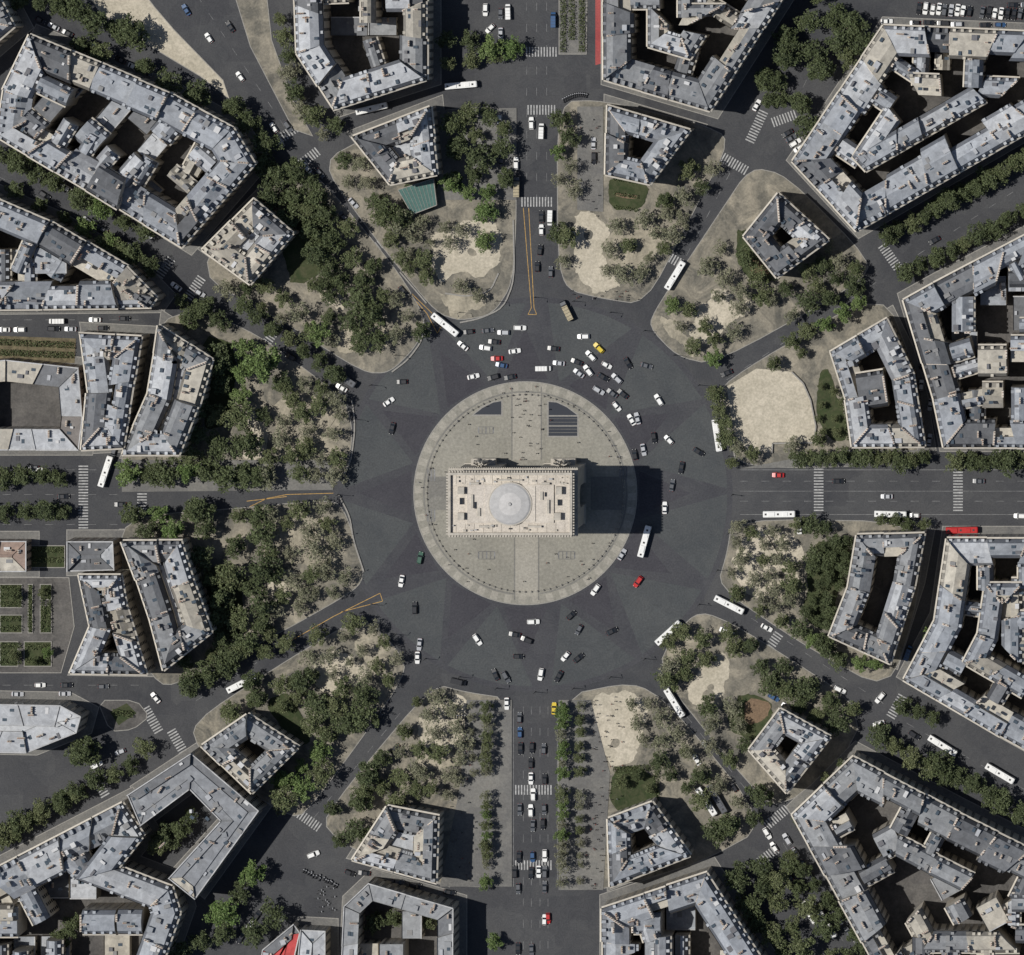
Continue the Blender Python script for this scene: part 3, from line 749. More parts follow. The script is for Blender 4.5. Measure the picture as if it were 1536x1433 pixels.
# W2
for p in [(840,180,20,'D'),(853,205,18,'D'),(836,228,17,'B'),(855,250,16,'S'),(860,285,17,'S'),(838,270,15,'S'),(850,355,20,'M'),(835,350,18,'D'),(842,392,15,'S')]: tree(*p)
grove([(905,325),(1030,315),(1020,350),(985,385),(950,425),(905,420)],23,20,'SSMS'); grove([(1020,260),(1075,235),(1075,265),(1020,310),(990,300)],26,19,'DSM')
# W3
grove([(985,450),(1020,440),(1085,505),(1080,545),(1050,540)],23,19,'MMBS'); grove([(1070,350),(1115,370),(1160,430),(1140,455),(1090,445),(1060,400)],26,20,'DMS')
grove([(1165,420),(1245,365),(1285,385),(1285,430),(1180,480),(1140,470)],24,19,'DSM'); row((1185,515),(1290,455),26,18,'BM'); grove([(1040,430),(1100,440),(1130,470),(1100,520)],34,16,'S')
# W4
row((1070,590),(1090,660),22,17,'MS'); grove([(1095,660),(1140,680),(1125,700),(1095,695)],22,16,'MS'); row((1195,688),(1385,690),17,18,'DDM'); row((1435,693),(1600,693),20,18,'DM')
grove([(1225,560),(1262,600),(1262,650),(1225,650)],20,9,'M'); row((1160,545),(1200,530),22,14,'M');row((1190,670),(1230,660),22,20,'SM')
# W5
grove([(1098,790),(1170,790),(1190,830),(1190,905),(1140,915),(1085,880)],21,18,'SSSSM'); grove([(1225,812),(1272,808),(1262,880),(1240,945),(1205,935)],17,14,'D')
row((1195,790),(1240,790),20,16,'DM');row((1320,783),(1385,785),20,13,'DM'); row((1140,915),(1230,965),28,17,'MD'); grove([(1215,960),(1320,990),(1315,1010),(1240,990)],24,19,'BMD')
# W6
grove([(1000,955),(1055,935),(1075,965),(1060,1000),(1005,1030),(985,1000)],23,20,'MSM'); grove([(1085,950),(1120,960),(1130,975),(1100,975)],22,18,'MD')
grove([(1130,985),(1175,1000),(1280,1065),(1265,1095),(1190,1060),(1140,1020)],26,21,'DDM'); grove([(1060,1060),(1110,1050),(1125,1100),(1110,1160),(1060,1120)],25,19,'DMS')
tree(1140,1190,26,'D');tree(1070,1250,26,'D');tree(1090,1240,24,'D');row((1030,1130),(1130,1230),30,16,'DS')
# W7
grove([(930,1045),(975,1040),(1010,1090),(1030,1130),(1000,1130),(960,1110)],24,18,'SSM'); grove([(985,1140),(1040,1150),(1090,1200),(1050,1220),(1010,1200)],26,19,'SDM')
for x,k,rr in ((728,'MMBS',12),(842,'BMS',12),(868,'MS',10)):
    for seg in ((1062,1160),(1195,1285),(1300,1325)): row((x,seg[0]),(x,seg[1]),14 if x<860 else 17,rr,k,1.5)
row((702,1060),(708,1160),20,9,'S',2)
tree(740,1415,15,'B')
# W8
grove([(625,1045),(690,1045),(700,1120),(680,1170),(610,1160),(590,1120)],24,19,'SSM'); grove([(555,1140),(600,1140),(630,1200),(590,1205),(540,1190)],26,20,'DMM')
grove([(490,1215),(540,1200),(540,1250),(505,1265)],26,20,'DM'); grove([(630,1160),(690,1170),(690,1200),(640,1195)],25,17,'MS')
# W9
grove([(450,965),(540,925),(600,985),(590,1020),(540,1050),(470,1020)],24,19,'SSM'); grove([(450,1060),(550,1040),(540,1100),(470,1120)],27,22,'DM')
grove([(375,1025),(450,1010),(460,1060),(395,1065),(320,1075)],25,20,'DM'); grove([(400,1190),(480,1130),(500,1160),(450,1195),(420,1215)],25,21,'DBM')
# W10
grove([(295,765),(400,765),(410,860),(400,930),(350,985),(325,960),(310,870),(285,800)],29,25,'DDM'); grove([(405,765),(490,760),(505,800),(480,880),(405,920)],24,21,'MMSS')
grove([(190,770),(290,765),(280,795),(200,800)],30,24,'BBD'); grove([(260,1000),(420,940),(430,965),(280,1030)],28,21,'DM')
grove([(480,860),(530,860),(510,890),(440,920)],26,16,'S')
# W11
grove([(325,515),(400,525),(430,580),(350,610),(310,590)],33,28,'BDD'); grove([(300,600),(410,600),(395,680),(340,670),(285,690)],29,23,'DDM')
grove([(420,560),(500,590),(520,640),(505,715),(400,715),(410,640)],23,20,'MSMS'); row((195,708),(390,712),27,25,'DBB')
grove([(250,450),(300,450),(330,480),(270,490)],28,22,'DM'); row((360,460),(500,560),28,17,'DM')
# W12
grove([(400,260),(450,255),(520,330),(580,430),(560,480),(480,430),(450,350),(410,310)],26,22,'DDDM'); grove([(330,430),(470,420),(540,480),(600,500),(560,545),(480,510),(380,460)],26,20,'DMSM')
tree(475,500,24,'B');tree(540,505,22,'D');row((590,450),(630,500),25,18,'DS')
# outer
row((90,5),(200,55),30,24,'DD');row((30,0),(90,8),28,18,'D')
for p in [(190,45,26,'D'),(150,80,20,'M'),(250,130,22,'D'),(295,145,22,'D'),(350,160,24,'D'),(372,185,24,'D'),(400,215,24,'D'),(395,245,22,'D'),(120,68,18,'D'),(215,100,17,'D')]: tree(*p)
row((420,30),(450,160),24,17,'DSM');row((470,170),(500,190),20,18,'DM');row((425,110),(480,200),28,15,'S')
row((0,232),(80,275),28,20,'D');row((20,285),(60,310),28,18,'D');row((95,330),(225,400),30,20,'DBM');row((120,300),(215,345),32,21,'BD');row((160,365),(180,375),28,20,'M')
row((-20,718),(85,718),24,17,'D');row((-20,770),(95,768),24,19,'D');row((0,1250),(110,1195),22,19,'DM');row((90,1200),(195,1150),24,18,'DM');row((0,1265),(60,1225),24,17,'M')
tree(125,1125,25,'D');tree(118,1135,20,'D');tree(215,1122,17,'M')
tree(380,1310,22,'B');tree(335,1370,26,'B');tree(360,1340,20,'D');tree(250,1255,22,'D');tree(268,1246,20,'D');tree(235,1268,18,'M');tree(285,1225,14,'D');row((270,1430),(330,1400),26,22,'DM');tree(410,1370,22,'D');tree(380,1400,22,'D')
tree(560,1385,20,'D');tree(590,1380,18,'D');tree(640,1385,16,'M');tree(105,1390,20,'D');tree(90,1410,18,'D')
row((1320,1105),(1420,1165),27,23,'BDM');row((1410,1150),(1530,1220),26,23,'DBD');grove([(1100,1310),(1180,1290),(1210,1360),(1280,1440),(1170,1440),(1130,1380)],27,22,'DDM');row((1185,1285),(1280,1400),26,17,'MD')
row((1290,1420),(1330,1470),24,18,'D')
grove([(1175,50),(1220,20),(1310,40),(1290,80),(1240,110),(1180,90)],29,23,'DDM');row((1150,120),(1170,150),26,20,'D');row((1200,155),(1215,185),22,22,'D');row((1225,-10),(1260,20),24,22,'DM');row((1185,60),(1150,150),30,18,'D')
row((1330,355),(1600,205),22,18,'DDM');row((1360,408),(1600,285),23,18,'DMD')
tree(1395,950,14,'B');row((1350,1060),(1400,1080),25,16,'MD')
for p in [(1480,400,14,'M'),(1500,395,12,'D'),(1240,1170,12,'M'),(1225,1200,12,'B'),(1265,1150,12,'D'),(1300,1165,10,'B'),(930,1175,12,'M'),(955,1165,12,'D'),(975,1185,12,'M'),(1490,880,16,'D'),(1500,905,14,'M'),(20,985,11,'M'),(50,995,10,'D'),(68,980,10,'B'),(60,890,9,'M'),(20,895,11,'D')]: tree(*p)
slab('garden_terrace',WP([(-60,866),(104,866),(112,940),(92,1010),(-60,1010)]),0.05,0.14,M_court,M_kerb)
for (x0,y0,x1,y1) in [(0,876,34,912),(0,922,34,950),(42,876,50,950),(60,876,78,900),(60,908,78,950),(0,962,28,1000),(36,962,78,1000),(45,818,98,852)]:
    slab('garden_bed',WP([(x0,y0),(x1,y0),(x1,y1),(x0,y1)]),0.14,0.5,M_grass,M_kerb)
hd=MB([L_D,L_M])
def hedge(a,b,w,h,z0=.15):
    a=Vector(W(*a));b=Vector(W(*b)); L=(b-a).length
    for k in range(int(L*w*9+L*h*5)):
        p=a.lerp(b,R.random()); d=(b-a).normalized(); n=Vector((-d.y,d.x))*R.uniform(-w/2,w/2); p=p+n; z=z0+R.uniform(.1,1)*h
        nn=Vector((R.gauss(0,.7),R.gauss(0,.7),R.uniform(.3,1))).normalized(); u=nn.orthogonal().normalized()*.24; v=nn.cross(u)
        P=Vector((p.x,p.y,z)); hd.poly([tuple(P-u),tuple(P-v),tuple(P+u),tuple(P+v)],R.choice([0,0,1]),(R.random()*.6,R.random(),0))
for y in (882,894,906,928,942,968,980,992): hedge((0,y),(33,y),2.2,1.6,.4)
for x in (46,65,74): hedge((x,878),(x,948),1.6,1.6,.4)
for y in (970,990): hedge((38,y),(76,y),2.2,1.2,.4)
for y in (825,840): hedge((48,y),(95,y),2.0,1.2,.4)
for y in (268,290,310): hedge((920,y),(958,y+6),1.3,1.2)
for (a,b) in [((1200,1215),(1280,1140)),((1280,1140),(1330,1165)),((1190,1225),(1250,1310)),((1115,345),(1165,420)),((920,1155),(985,1150)),((985,1150),(985,1200)),((1262,545),(1275,660)),((1278,810),(1262,880)),((845,-30),(845,78)),((873,-30),(873,78)),((858,-30),(858,60)),((-20,512),(112,518)),((-20,528),(112,533)),((168,1068),(200,1072))]: hedge(a,b,2.4,1.6)
slab('roof_garden',WP([(-60,502),(114,508),(112,545),(-60,538)]),0.05,0.13,plain('dry_planting',(.12,.10,.06),.9,vary=.5,scale=.5))
hd.obj('garden_hedges')

# ------------------------------------------------------------ vehicles
def paint(n,c): return plain(n+'_car_paint',c,.3,.0,.5)
PC={'w':paint('white',(.74,.74,.72)),'s':paint('silver',(.40,.41,.43)),'k':paint('black',(.015,.016,.02)),'g':paint('grey',(.09,.095,.105)),
    'b':paint('blue',(.03,.08,.18)),'r':paint('red',(.42,.02,.02)),'y':paint('yellow',(.6,.45,.04)),'n':paint('green',(.04,.1,.07))}
M_tyre=plain('tyre',(.012,.012,.012),.8); M_lamp=plain('headlamp',(.7,.7,.65),.2); M_tail=plain('tail_lamp',(.3,.01,.01),.3); M_trim=plain('dark_trim',(.03,.03,.032),.6)
def loft(b,st,mat):
    rings=[]
    for (x,w,z0,z1) in st:
        rings.append([(x,-w,z0),(x,-w*1.0,z0+(z1-z0)*.65),(x,-w*.88,z1),(x,w*.88,z1),(x,w,z0+(z1-z0)*.65),(x,w,z0)])
    for i in range(len(rings)-1):
        A,B_=rings[i],rings[i+1]
        for k in range(6):
            l=(k+1)%6; b.poly([A[k],B_[k],B_[l],A[l]],mat)
    b.poly(rings[0],mat); b.poly(rings[-1][::-1],mat)
def wheels(b,xs,w,r):
    for x in xs:
        for s in (-1,1):
            n=12; A=[(x+r*math.cos(6.283*k/n),s*w,r+r*math.sin(6.283*k/n)) for k in range(n)]; B_=[(p[0],s*(w-.22),p[2]) for p in A]
            for k in range(n): b.poly([A[k],A[(k+1)%n],B_[(k+1)%n],B_[k]],2)
            b.poly(A,2)
            b.poly([(x+.55*r*math.cos(6.283*k/n),s*(w+.01),r+.55*r*math.sin(6.283*k/n)) for k in range(n)],3)
def carmesh(c,kind):
    b=MB([PC[c],M_glass,M_tyre,M_trim,M_lamp,M_tail])
    if kind=='sedan': Lh,cb,ct,hh,wd=2.3,(-1.75,.95),(-1.05,.25),1.43,.93
    elif kind=='hatch': Lh,cb,ct,hh,wd=2.05,(-1.9,.85),(-1.5,.2),1.48,.9
    else: Lh,cb,ct,hh,wd=2.35,(-2.15,1.0),(-1.85,.35),1.68,.97
    zb=.92 if kind!='suv' else 1.02
    loft(b,[(-Lh,wd*.78,.35,zb-.18),(-Lh+.25,wd*.95,.28,zb-.02),(-Lh+.8,wd,.25,zb),(0,wd,.25,zb),(1.0,wd,.25,zb-.02),(Lh-.45,wd*.95,.27,zb-.16),(Lh-.12,wd*.82,.32,zb-.24),(Lh,wd*.6,.4,zb-.34)],0)
    wb=wd*.88; wt=wd*.70
    lo=[(cb[0],-wb,zb-.01),(cb[1],-wb,zb-.01),(cb[1],wb,zb-.01),(cb[0],wb,zb-.01)]
    hi=[(ct[0],-wt,hh),(ct[1],-wt,hh),(ct[1],wt,hh),(ct[0],wt,hh)]
    for k in range(4): b.poly([lo[k],lo[(k+1)%4],hi[(k+1)%4],hi[k]],1)
    b.box(((ct[0]+ct[1])/2,0),ct[1]-ct[0]+.1,2*wt+.08,hh-.04,hh+.05,0,0,taper=.06)
    for s in (-1,1):
        for (x0,x1) in ((cb[1],ct[1]),(cb[0],ct[0])):
            p=Vector((x0,s*wb,zb));q=Vector((x1,s*wt,hh)); e=Vector((.06,0,0)); o=Vector((0,s*.015,.015))
            b.poly([tuple(p-e+o),tuple(p+e+o),tuple(q+e+o),tuple(q-e+o)],0)
        b.box((.75,s*(wd+.08)),.18,.2,zb-.02,zb+.14,0,0)
        b.box((Lh-.2,s*wd*.6),.22,.3,.55,zb-.22,0,4); b.box((-Lh+.03,s*wd*.62),.1,.3,.55,.78,0,5)
    wheels(b,(-Lh+.75,Lh-.8),wd,.33)
    return b.mesh('car_mesh_'+c+kind)
def busmesh(c):
    b=MB([PC[c],M_glass,M_tyre,M_trim,M_lamp,M_tail]); L=6.0
    loft(b,[(-L,1.15,.4,2.9),(-L+.2,1.26,.35,3.05),(L-.35,1.26,.35,3.05),(L,1.12,.4,2.85)],0)
    for s in (-1,1):
        for k in range(8): b.poly([(-5.6+k*1.35,s*1.275,1.3),(-4.4+k*1.35,s*1.275,1.3),(-4.4+k*1.35,s*1.275,2.2),(-5.6+k*1.35,s*1.275,2.2)],1)
        b.box((L-.1,s*.9),.2,.3,.6,.85,0,4); b.box((L-.3,s*1.45),.15,.25,2,2.5,0,3)
    b.poly([(L+.01,-1,1.1),(L+.01,1,1.1),(L-.02,1,2.6),(L-.02,-1,2.6)],1)
    b.box((-2.8,0),2.6,1.7,3.04,3.32,0,0,taper=.1); b.box((2.4,0),1.8,1.5,3.04,3.25,0,0,taper=.1)
    for x in (-5,-.4,4.4): b.box((x,0),.7,.7,3.04,3.14,0,3)
    wheels(b,(-3.4,3.7),1.27,.48); return b.mesh('bus_mesh_'+c)
def vanmesh(c):
    b=MB([PC[c],M_glass,M_tyre,M_trim,M_lamp,M_tail]); L=2.9
    loft(b,[(-L,.98,.35,2.2),(-L+.1,1.0,.3,2.3),(1.3,1.0,.3,2.3),(1.55,.98,.3,2.2),(2.1,.97,.3,1.3),(L-.15,.9,.32,1.05),(L,.75,.4,.85)],0)
    b.poly([(1.585,-.82,2.2),(2.13,-.87,1.36),(2.13,.87,1.36),(1.585,.82,2.2)],1)
    for s in (-1,1):
        b.poly([(.6,s*1.01,1.3),(1.7,s*1.01,1.3),(1.45,s*1.01,1.95),(.6,s*1.01,1.95)],1); b.box((1.75,s*1.12),.15,.25,1.3,1.6,0,3); b.box((L-.15,s*.65),.2,.3,.6,.85,0,4)
    for k in range(3): b.box((-1.8+k*1.1,0),.08,1.7,2.3,2.34,0,3)
    wheels(b,(-1.9,1.95),1.0,.36); return b.mesh('van_mesh_'+c)
M_cargo=plain('cargo_box',(.35,.30,.2),.7,vary=.2)
def truckmesh(c):
    b=MB([PC[c],M_glass,M_tyre,M_trim,M_lamp,M_tail,M_cargo])
    loft(b,[(2.1,1.1,.5,2.4),(2.4,1.15,.4,2.6),(3.5,1.15,.4,2.5),(3.9,1.05,.45,1.7),(4.0,1.0,.5,1.2)],0)
    b.poly([(3.52,-1,2.5),(3.92,-1,1.75),(3.92,1,1.75),(3.52,1,2.5)],1)
    b.box((-1,0),6,2.3,.9,1.1,0,3); b.box((-1,0),5.9,2.2,1.1,2.9,0,6,taper=.02)
    for k in range(5): b.box((-3.4+k*1.2,0),.12,2.25,2.9,2.97,0,3)
    wheels(b,(-2.6,3.0),1.15,.48); return b.mesh('truck_mesh_'+c)
cache={}
def veh(px,py,deg,c='w',kind=None,z=0.02):
    if kind is None: kind=R.choice(['sedan','hatch','suv','sedan'])
    key=(c,kind)
    if key not in cache: cache[key]={'bus':busmesh,'van':vanmesh,'truck':truckmesh}[kind](c) if kind in('bus','van','truck') else carmesh(c,kind)
    nm={'bus':'city_bus','van':'delivery_van','truck':'cargo_truck'}.get(kind,'yellow_taxi' if c=='y' else 'car')
    x,y=W(px,py,1); o=bpy.data.objects.new(nm,cache[key]); col.objects.link(o); o.location=(x,y,z)
    o.rotation_euler=(0,0,math.radians(deg+R.uniform(-2,2)+R.choice([0,180] if kind!='bus' else [0])))
V=[(694,519,-38,'w'),(703,498,5,'k'),(732,496,5,'g'),(728,522,-8,'w','suv'),(780,492,0,'w'),(772,527,8,'w'),(741,513,-5,'k'),(745,538,0,'r'),(752,548,-10,'b'),(710,565,15,'w'),(740,566,15,'k'),(765,566,10,'k'),
(815,553,0,'w','van'),(830,523,-5,'k'),(875,505,0,'w'),(898,522,-45,'y'),(886,534,-45,'w'),(882,556,-55,'w','suv'),(868,560,-35,'s'),(910,548,-30,'w'),(865,543,-20,'k'),(898,586,-30,'s'),(905,566,-30,'k'),(918,590,-35,'g'),(934,591,-40,'k'),(942,545,-60,'k'),(970,549,-15,'g'),
(755,499,0,'s'),(925,610,-50,'w'),(838,545,-8,'s'),(925,568,-45,'s'),
(988,600,-60,'w'),(947,630,-60,'w'),(956,628,-75,'s'),(981,657,-80,'k'),(1003,660,-45,'w'),(952,682,-80,'k'),(965,675,-80,'s'),(1022,702,80,'k'),(1008,728,80,'g'),(1048,678,-30,'k'),(997,762,90,'w'),(933,832,60,'s'),(957,873,55,'r','suv'),(893,885,55,'w'),(918,947,25,'k'),(857,923,45,'k'),(868,945,60,'g'),(800,933,0,'w'),
(772,952,-10,'k'),(790,960,-20,'k'),(716,960,-55,'w'),(778,985,0,'k'),(848,985,50,'w'),(868,987,40,'k'),(743,1012,-65,'k'),(759,1016,-60,'g'),(811,1012,80,'w','suv'),(838,1015,60,'k'),(831,1063,90,'y'),(622,912,90,'k'),(629,967,85,'s'),(626,987,90,'w'),(602,872,80,'w'),(630,837,80,'n'),(583,603,35,'w'),(588,643,75,'k'),(603,573,0,'k'),(512,582,-30,'w'),(435,535,-30,'k'),(760,1056,90,'w'),
(797,185,90,'w'),(774,245,90,'w'),(760,262,90,'k'),(752,240,90,'g'),(812,325,90,'k'),(812,345,90,'w'),(810,375,85,'k'),(806,400,90,'k'),(826,408,90,'g'),(735,43,45,'w'),(728,15,90,'w'),
(279,15,-60,'b'),(313,57,-55,'w'),(345,40,-55,'k'),(360,115,-55,'w'),(432,190,-55,'g'),(460,252,-52,'w'),(485,300,-55,'k'),(530,305,-50,'s'),(515,325,-50,'g'),(555,400,-50,'k'),(605,437,-50,'k'),
(85,482,0,'w','van'),(142,480,0,'w'),(187,478,0,'k'),(60,1028,0,'w'),(100,1028,0,'k'),(155,1030,0,'g'),(233,1047,-50,'w'),(145,1148,30,'w'),(180,1128,20,'s'),(1167,713,0,'r'),(1258,722,0,'k'),(1330,745,0,'s'),(1468,722,0,'g'),(1260,1035,-25,'w'),(1320,1047,50,'w'),(1318,1086,20,'w'),(1090,560,25,'k'),(1382,578,85,'w'),(1382,545,85,'k'),(1045,1140,-60,'w'),(1175,1315,-60,'k'),(1210,1360,-55,'w'),(1235,1395,-55,'s'),
(470,1282,20,'w'),(567,1077,50,'k'),(525,1310,-20,'k'),(50,702,0,'g'),(95,745,0,'k'),(55,705,0,'w'),(30,722,0,'k'),(180,757,0,'k'),(264,430,-35,'w'),(300,440,-30,'s'),(822,1378,90,'r'),(808,1308,90,'w'),(772,1308,90,'k'),(988,1334,15,'w'),(1150,942,-30,'w'),(1135,158,60,'w')]
for v in V: veh(*v)
for v in [(668,487,-38,'w'),(513,565,-32,'g'),(692,128,5,'w'),(558,163,14,'w'),(159,707,72,'w'),(1094,907,-28,'w'),(1003,949,43,'w'),(1012,1054,-58,'w'),(1169,771,0,'w'),(1336,771,0,'w'),(1443,795,0,'r'),(1414,1118,-30,'w'),(1240,1385,-60,'w'),(363,1025,28,'w'),(1060,1202,-58,'w'),(1076,1198,-58,'g'),(1013,413,58,'w'),(967,812,74,'w'),(1076,653,-80,'w'),(1500,1160,-30,'w')]: veh(v[0],v[1],v[2],v[3],'bus')
veh(850,466,-62,'g','truck');veh(812,197,90,'w','van');veh(775,280,90,'g','truck');veh(762,18,90,'w','van');veh(688,1023,-12,'k','van');veh(825,327,90,'w','van');veh(1090,948,-25,'w','van');veh(1362,980,70,'b','van');veh(830,30,90,'b','van');veh(1199,790,90,'w','van')
cols='wwwsskkkggbkkwg'
def park(a,b,sp,deg,prob=.75,j=1):
    L=math.hypot(b[0]-a[0],b[1]-a[1]); n=int(L/sp)
    for i in range(n+1):
        if R.random()<prob: f=i/max(1,n); veh(a[0]+(b[0]-a[0])*f+R.uniform(-j,j),a[1]+(b[1]-a[1])*f+R.uniform(-j,j),deg,R.choice(cols))
for x,p_ in ((779,.3),(798,.5),(816,.55)): park((x,1075),(x,1425),22,90,p_,2)
park((1370,12),(1530,22),9,80,.85);park((1330,32),(1500,38),20,0,.8);park((1180,200),(1205,230),9,30,.9)
park((20,10),(220,110),21,-27,.6);park((-20,215),(260,375),22,-32,.5);park((-20,242),(240,395),24,-32,.4);park((1360,385),(1530,290),22,30,.4)
park((1350,1090),(1520,1190),22,-31,.5);park((1180,1260),(1300,1440),22,-58,.6);park((1150,1250),(1240,1420),24,-58,.4);park((-20,1240),(200,1145),24,25,.5)
park((420,1320),(350,1425),21,57,.6);park((700,1345),(520,1305),24,-8,.3);park((1395,450),(1395,660),24,82,.35);park((1385,820),(1345,1000),23,72,.4);park((175,820),(215,1000),24,-80,.4);park((170,680),(225,500),24,73,.4)
park((640,1070),(560,1160),24,48,.3);park((1030,1080),(1100,1180),24,-55,.4);park((750,180),(750,270),20,90,.6);park((890,215),(890,260),18,90,.5);park((1500,8),(1600,8),20,0,.7);park((500,210),(480,260),22,-50,.4)
park((750,20),(750,50),20,90,.5);park((1120,1020),(1240,1100),23,-32,.4);park((420,215),(380,120),22,-57,.3);park((1400,700),(1530,702),22,0,.4);park((1240,772),(1530,774),26,0,.25);park((5,495),(180,492),23,0,.5);park((-20,1040),(120,1042),22,0,.5)

# motorcycles
mm=MB([M_tyre,M_trim,PC['s'],PC['k']])
for x in (-.7,.7):
    n=12; A=[(x+.31*math.cos(6.283*k/n),-.06,.31+.31*math.sin(6.283*k/n)) for k in range(n)]; B_=[(p[0],.06,p[2]) for p in A]
    for k in range(n): mm.poly([A[k],A[(k+1)%n],B_[(k+1)%n],B_[k]],0)
    mm.poly(A,2);mm.poly(B_,2)
mm.box((.15,0),.75,.32,.55,.95,0,3,taper=.2);mm.box((-.45,0),.75,.28,.7,.85,0,1,taper=.15);mm.box((.5,0),.08,.75,1.0,1.06,0,2);mm.box((-.75,0),.35,.4,.85,1.15,0,3,taper=.1);mm.box((.6,0),.2,.22,.7,1.05,0,2);mm.box((0,0),.6,.3,.25,.55,0,2)
MM=mm.mesh('motorcycle_mesh')
def moto(px,py,deg):
    x,y=W(px,py); o=bpy.data.objects.new('motorcycle',MM); col.objects.link(o); o.location=(x,y,.12); o.rotation_euler=(0,.0,math.radians(deg))
for k in range(13): moto(845+k*2.9,154-12*math.sin((k+2)/15*2.2),105-k*3)
for k in range(16):
    moto(455+k*3.3+R.uniform(-2,2),1305+k*1.5+R.uniform(-2,2),60)
    moto(475+R.uniform(0,30),1330+k*2.5,10)
for k in range(10): moto(1430+R.uniform(0,30),700+R.uniform(-3,3),90)
for k in range(8): moto(670+k*4,1075,90)

# ------------------------------------------------------------ pedestrians
def person(seed):
    r=random.Random(seed); st=r.uniform(.1,.3)
    vs=[((0,0,.95),.15),((0,.01,1.18),.13),((0,.0,1.4),.15),((0,.02,1.52),.06),((0,.03,1.62),.095),((0,.02,1.73),.08),
        ((-.1,0,.88),.095),((-.1,st*.8,.5),.065),((-.1,st*.6,.09),.045),((-.1,st*.6+.16,.04),.04),
        ((.1,0,.88),.095),((.1,-st*.1,.5),.065),((.1,-st*1.2,.1),.045),((.1,-st*1.2+.15,.04),.04),
        ((-.2,0,1.4),.06),((-.25,-st*.5,1.13),.045),((-.26,-st*.3,.88),.032),((-.25,-st*.2,.80),.036),
        ((.2,0,1.4),.06),((.25,st*.4,1.13),.045),((.26,st*1.0,.9),.032),((.25,st*1.2,.83),.036)]
    ed=[(0,1),(1,2),(2,3),(3,4),(4,5),(0,6),(6,7),(7,8),(8,9),(0,10),(10,11),(11,12),(12,13),(2,14),(14,15),(15,16),(16,17),(2,18),(18,19),(19,20),(20,21)]
    me=bpy.data.meshes.new('p'); me.from_pydata([v[0] for v in vs],ed,[]); o=bpy.data.objects.new('p',me); col.objects.link(o)
    m=o.modifiers.new('s','SKIN')
    for i,v in enumerate(vs): me.skin_vertices[0].data[i].radius=(v[1],v[1]); 
    me.skin_vertices[0].data[0].use_root=True
    o.modifiers.new('ss','SUBSURF').levels=1
    dg=bpy.context.evaluated_depsgraph_get(); dg.update(); out=bpy.data.meshes.new_from_object(o.evaluated_get(dg)); bpy.data.objects.remove(o)
    out.materials.clear()
    for mt in (SK,r.choice(SH),r.choice(TRS),r.choice(HR)): out.materials.append(mt)
    for p in out.polygons:
        c=p.center; z=c.z
        if z>1.68 or (z>1.56 and c.y<.0): p.material_index=3
        elif z>1.5: p.material_index=0
        elif abs(c.x)>.2 and z<.9: p.material_index=0
        elif z>.95 or abs(c.x)>.21: p.material_index=1
        else: p.material_index=2
        p.use_smooth=True
    return out
SK=plain('skin',(.4,.25,.18),.6)
SH=[plain('shirt_%s'%n,c,.8) for n,c in (('black',(.02,.02,.025)),('white',(.6,.6,.6)),('navy',(.02,.03,.08)),('red',(.35,.04,.03)),('grey',(.1,.1,.1)))]
TRS=[plain('trousers_%s'%n,c,.8) for n,c in (('dark',(.02,.02,.03)),('denim',(.05,.08,.16)),('beige',(.3,.25,.18)))]
HR=[plain('hair_%s'%n,c,.7) for n,c in (('dark',(.02,.015,.01)),('brown',(.08,.04,.02)))]
PM=[person(i) for i in range(8)]
def ped(px,py,z=.16):
    x,y=W(px,py); o=bpy.data.objects.new('pedestrian',R.choice(PM)); col.objects.link(o); o.location=(x,y,z); o.rotation_euler=(0,0,R.uniform(0,6.28))
for _ in range(60):
    a=R.uniform(0,6.28); rr=R.uniform(95,160); x,y=788+rr*math.cos(a),740+rr*math.sin(a)
    if 670<x<990 and 690<y<805: continue
    ped(x,y)
for _ in range(35): ped(R.gauss(790,14),R.uniform(580,690))
for _ in range(50): ped(R.uniform(888,935),R.uniform(1045,1200),.21)
for _ in range(45): ped(R.uniform(670,715),R.uniform(1060,1330),.24)
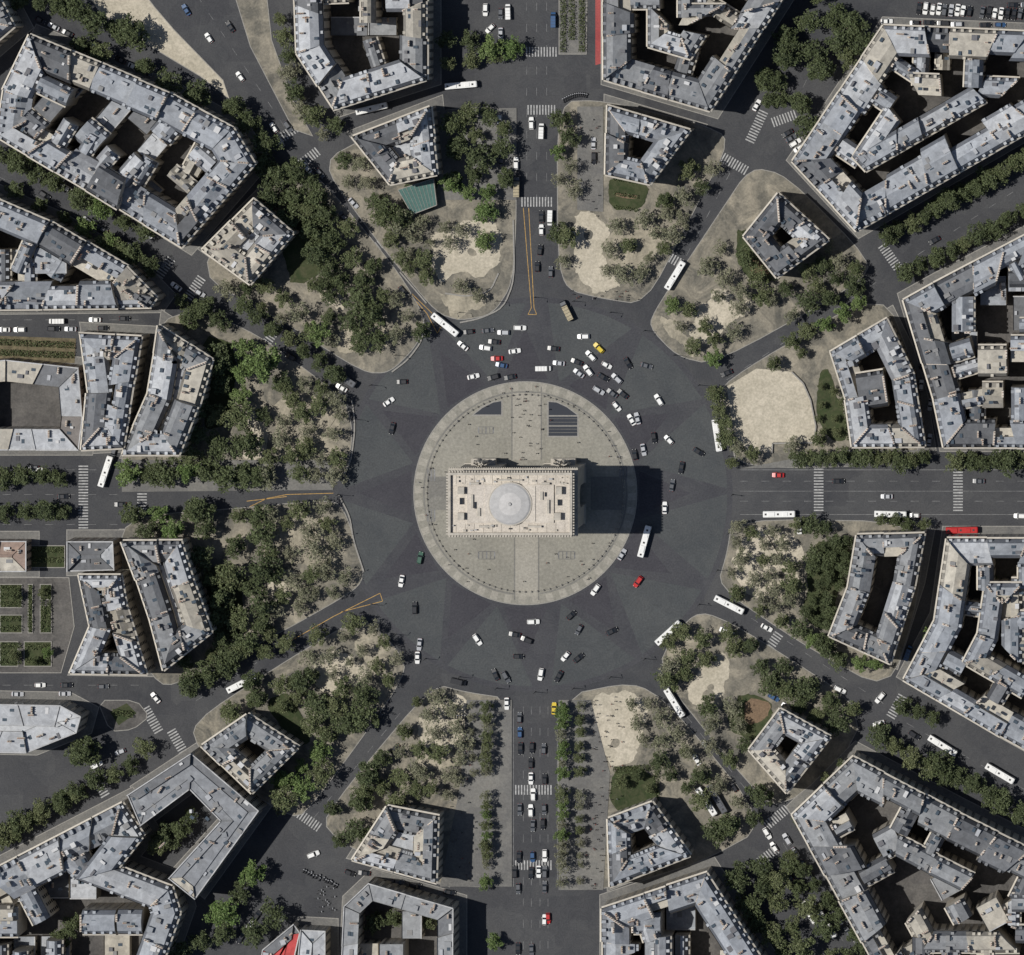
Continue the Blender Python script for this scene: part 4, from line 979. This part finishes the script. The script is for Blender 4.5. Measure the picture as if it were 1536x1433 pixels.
for _ in range(35): ped(R.uniform(880,905),R.uniform(1200,1340),.24)
for _ in range(18): ped(R.uniform(850,960),R.uniform(430,450))
for _ in range(24): ped(R.uniform(868,900),R.uniform(170,330),.24)

# street lamps
lm=MB([M_trim,M_lamp]); lm.cyl((0,0),.12,0,8,8,0,r2=.06); lm.cyl((0,0),.22,0,.8,8,0,r2=.14); lm.box((.6,0),1.3,.08,7.9,7.98,0,0); lm.box((1.2,0),.6,.3,7.75,7.9,0,0); lm.box((1.2,0),.5,.25,7.7,7.75,0,1)
LMm=lm.mesh('street_lamp_mesh')
for k in range(32):
    a=6.283*k/32; c=(OC[0]+74*math.cos(a),OC[1]+74*math.sin(a)); o=bpy.data.objects.new('street_lamp',LMm); col.objects.link(o); o.location=(*c,.1); o.rotation_euler=(0,0,a+math.pi)

# ------------------------------------------------------------ light, camera
w=bpy.data.worlds.new('World'); scene.world=w; w.use_nodes=True
nt=w.node_tree; bg=nt.nodes['Background']; sk=nt.nodes.new('ShaderNodeTexSky'); sk.sky_type='NISHITA'; sk.sun_disc=False
EL=60; sk.sun_elevation=math.radians(EL); sk.sun_rotation=math.radians(276)
nt.links.new(sk.outputs[0],bg.inputs[0]); bg.inputs[1].default_value=.055
sd=bpy.data.lights.new('sun','SUN'); sd.energy=4.0; sd.angle=math.radians(.5); sd.color=(1,.965,.905)
so=bpy.data.objects.new('sun',sd); col.objects.link(so); so.rotation_euler=Vector((.57,-.06,-1)).to_track_quat('-Z','Y').to_euler()
cd=bpy.data.cameras.new('camera'); co=bpy.data.objects.new('camera',cd); col.objects.link(co)
co.location=(CX,CY,H); co.rotation_euler=(0,0,0); cd.sensor_fit='HORIZONTAL'; cd.sensor_width=36; cd.lens=36*H/384.0
cd.shift_x=-CX/384.0; cd.shift_y=-CY/384.0; cd.clip_start=100; cd.clip_end=20000
scene.camera=co
scene.view_settings.view_transform='Standard'; scene.view_settings.look='None'; scene.view_settings.exposure=0
print('objects',len(bpy.data.objects),'trees',len(placed))
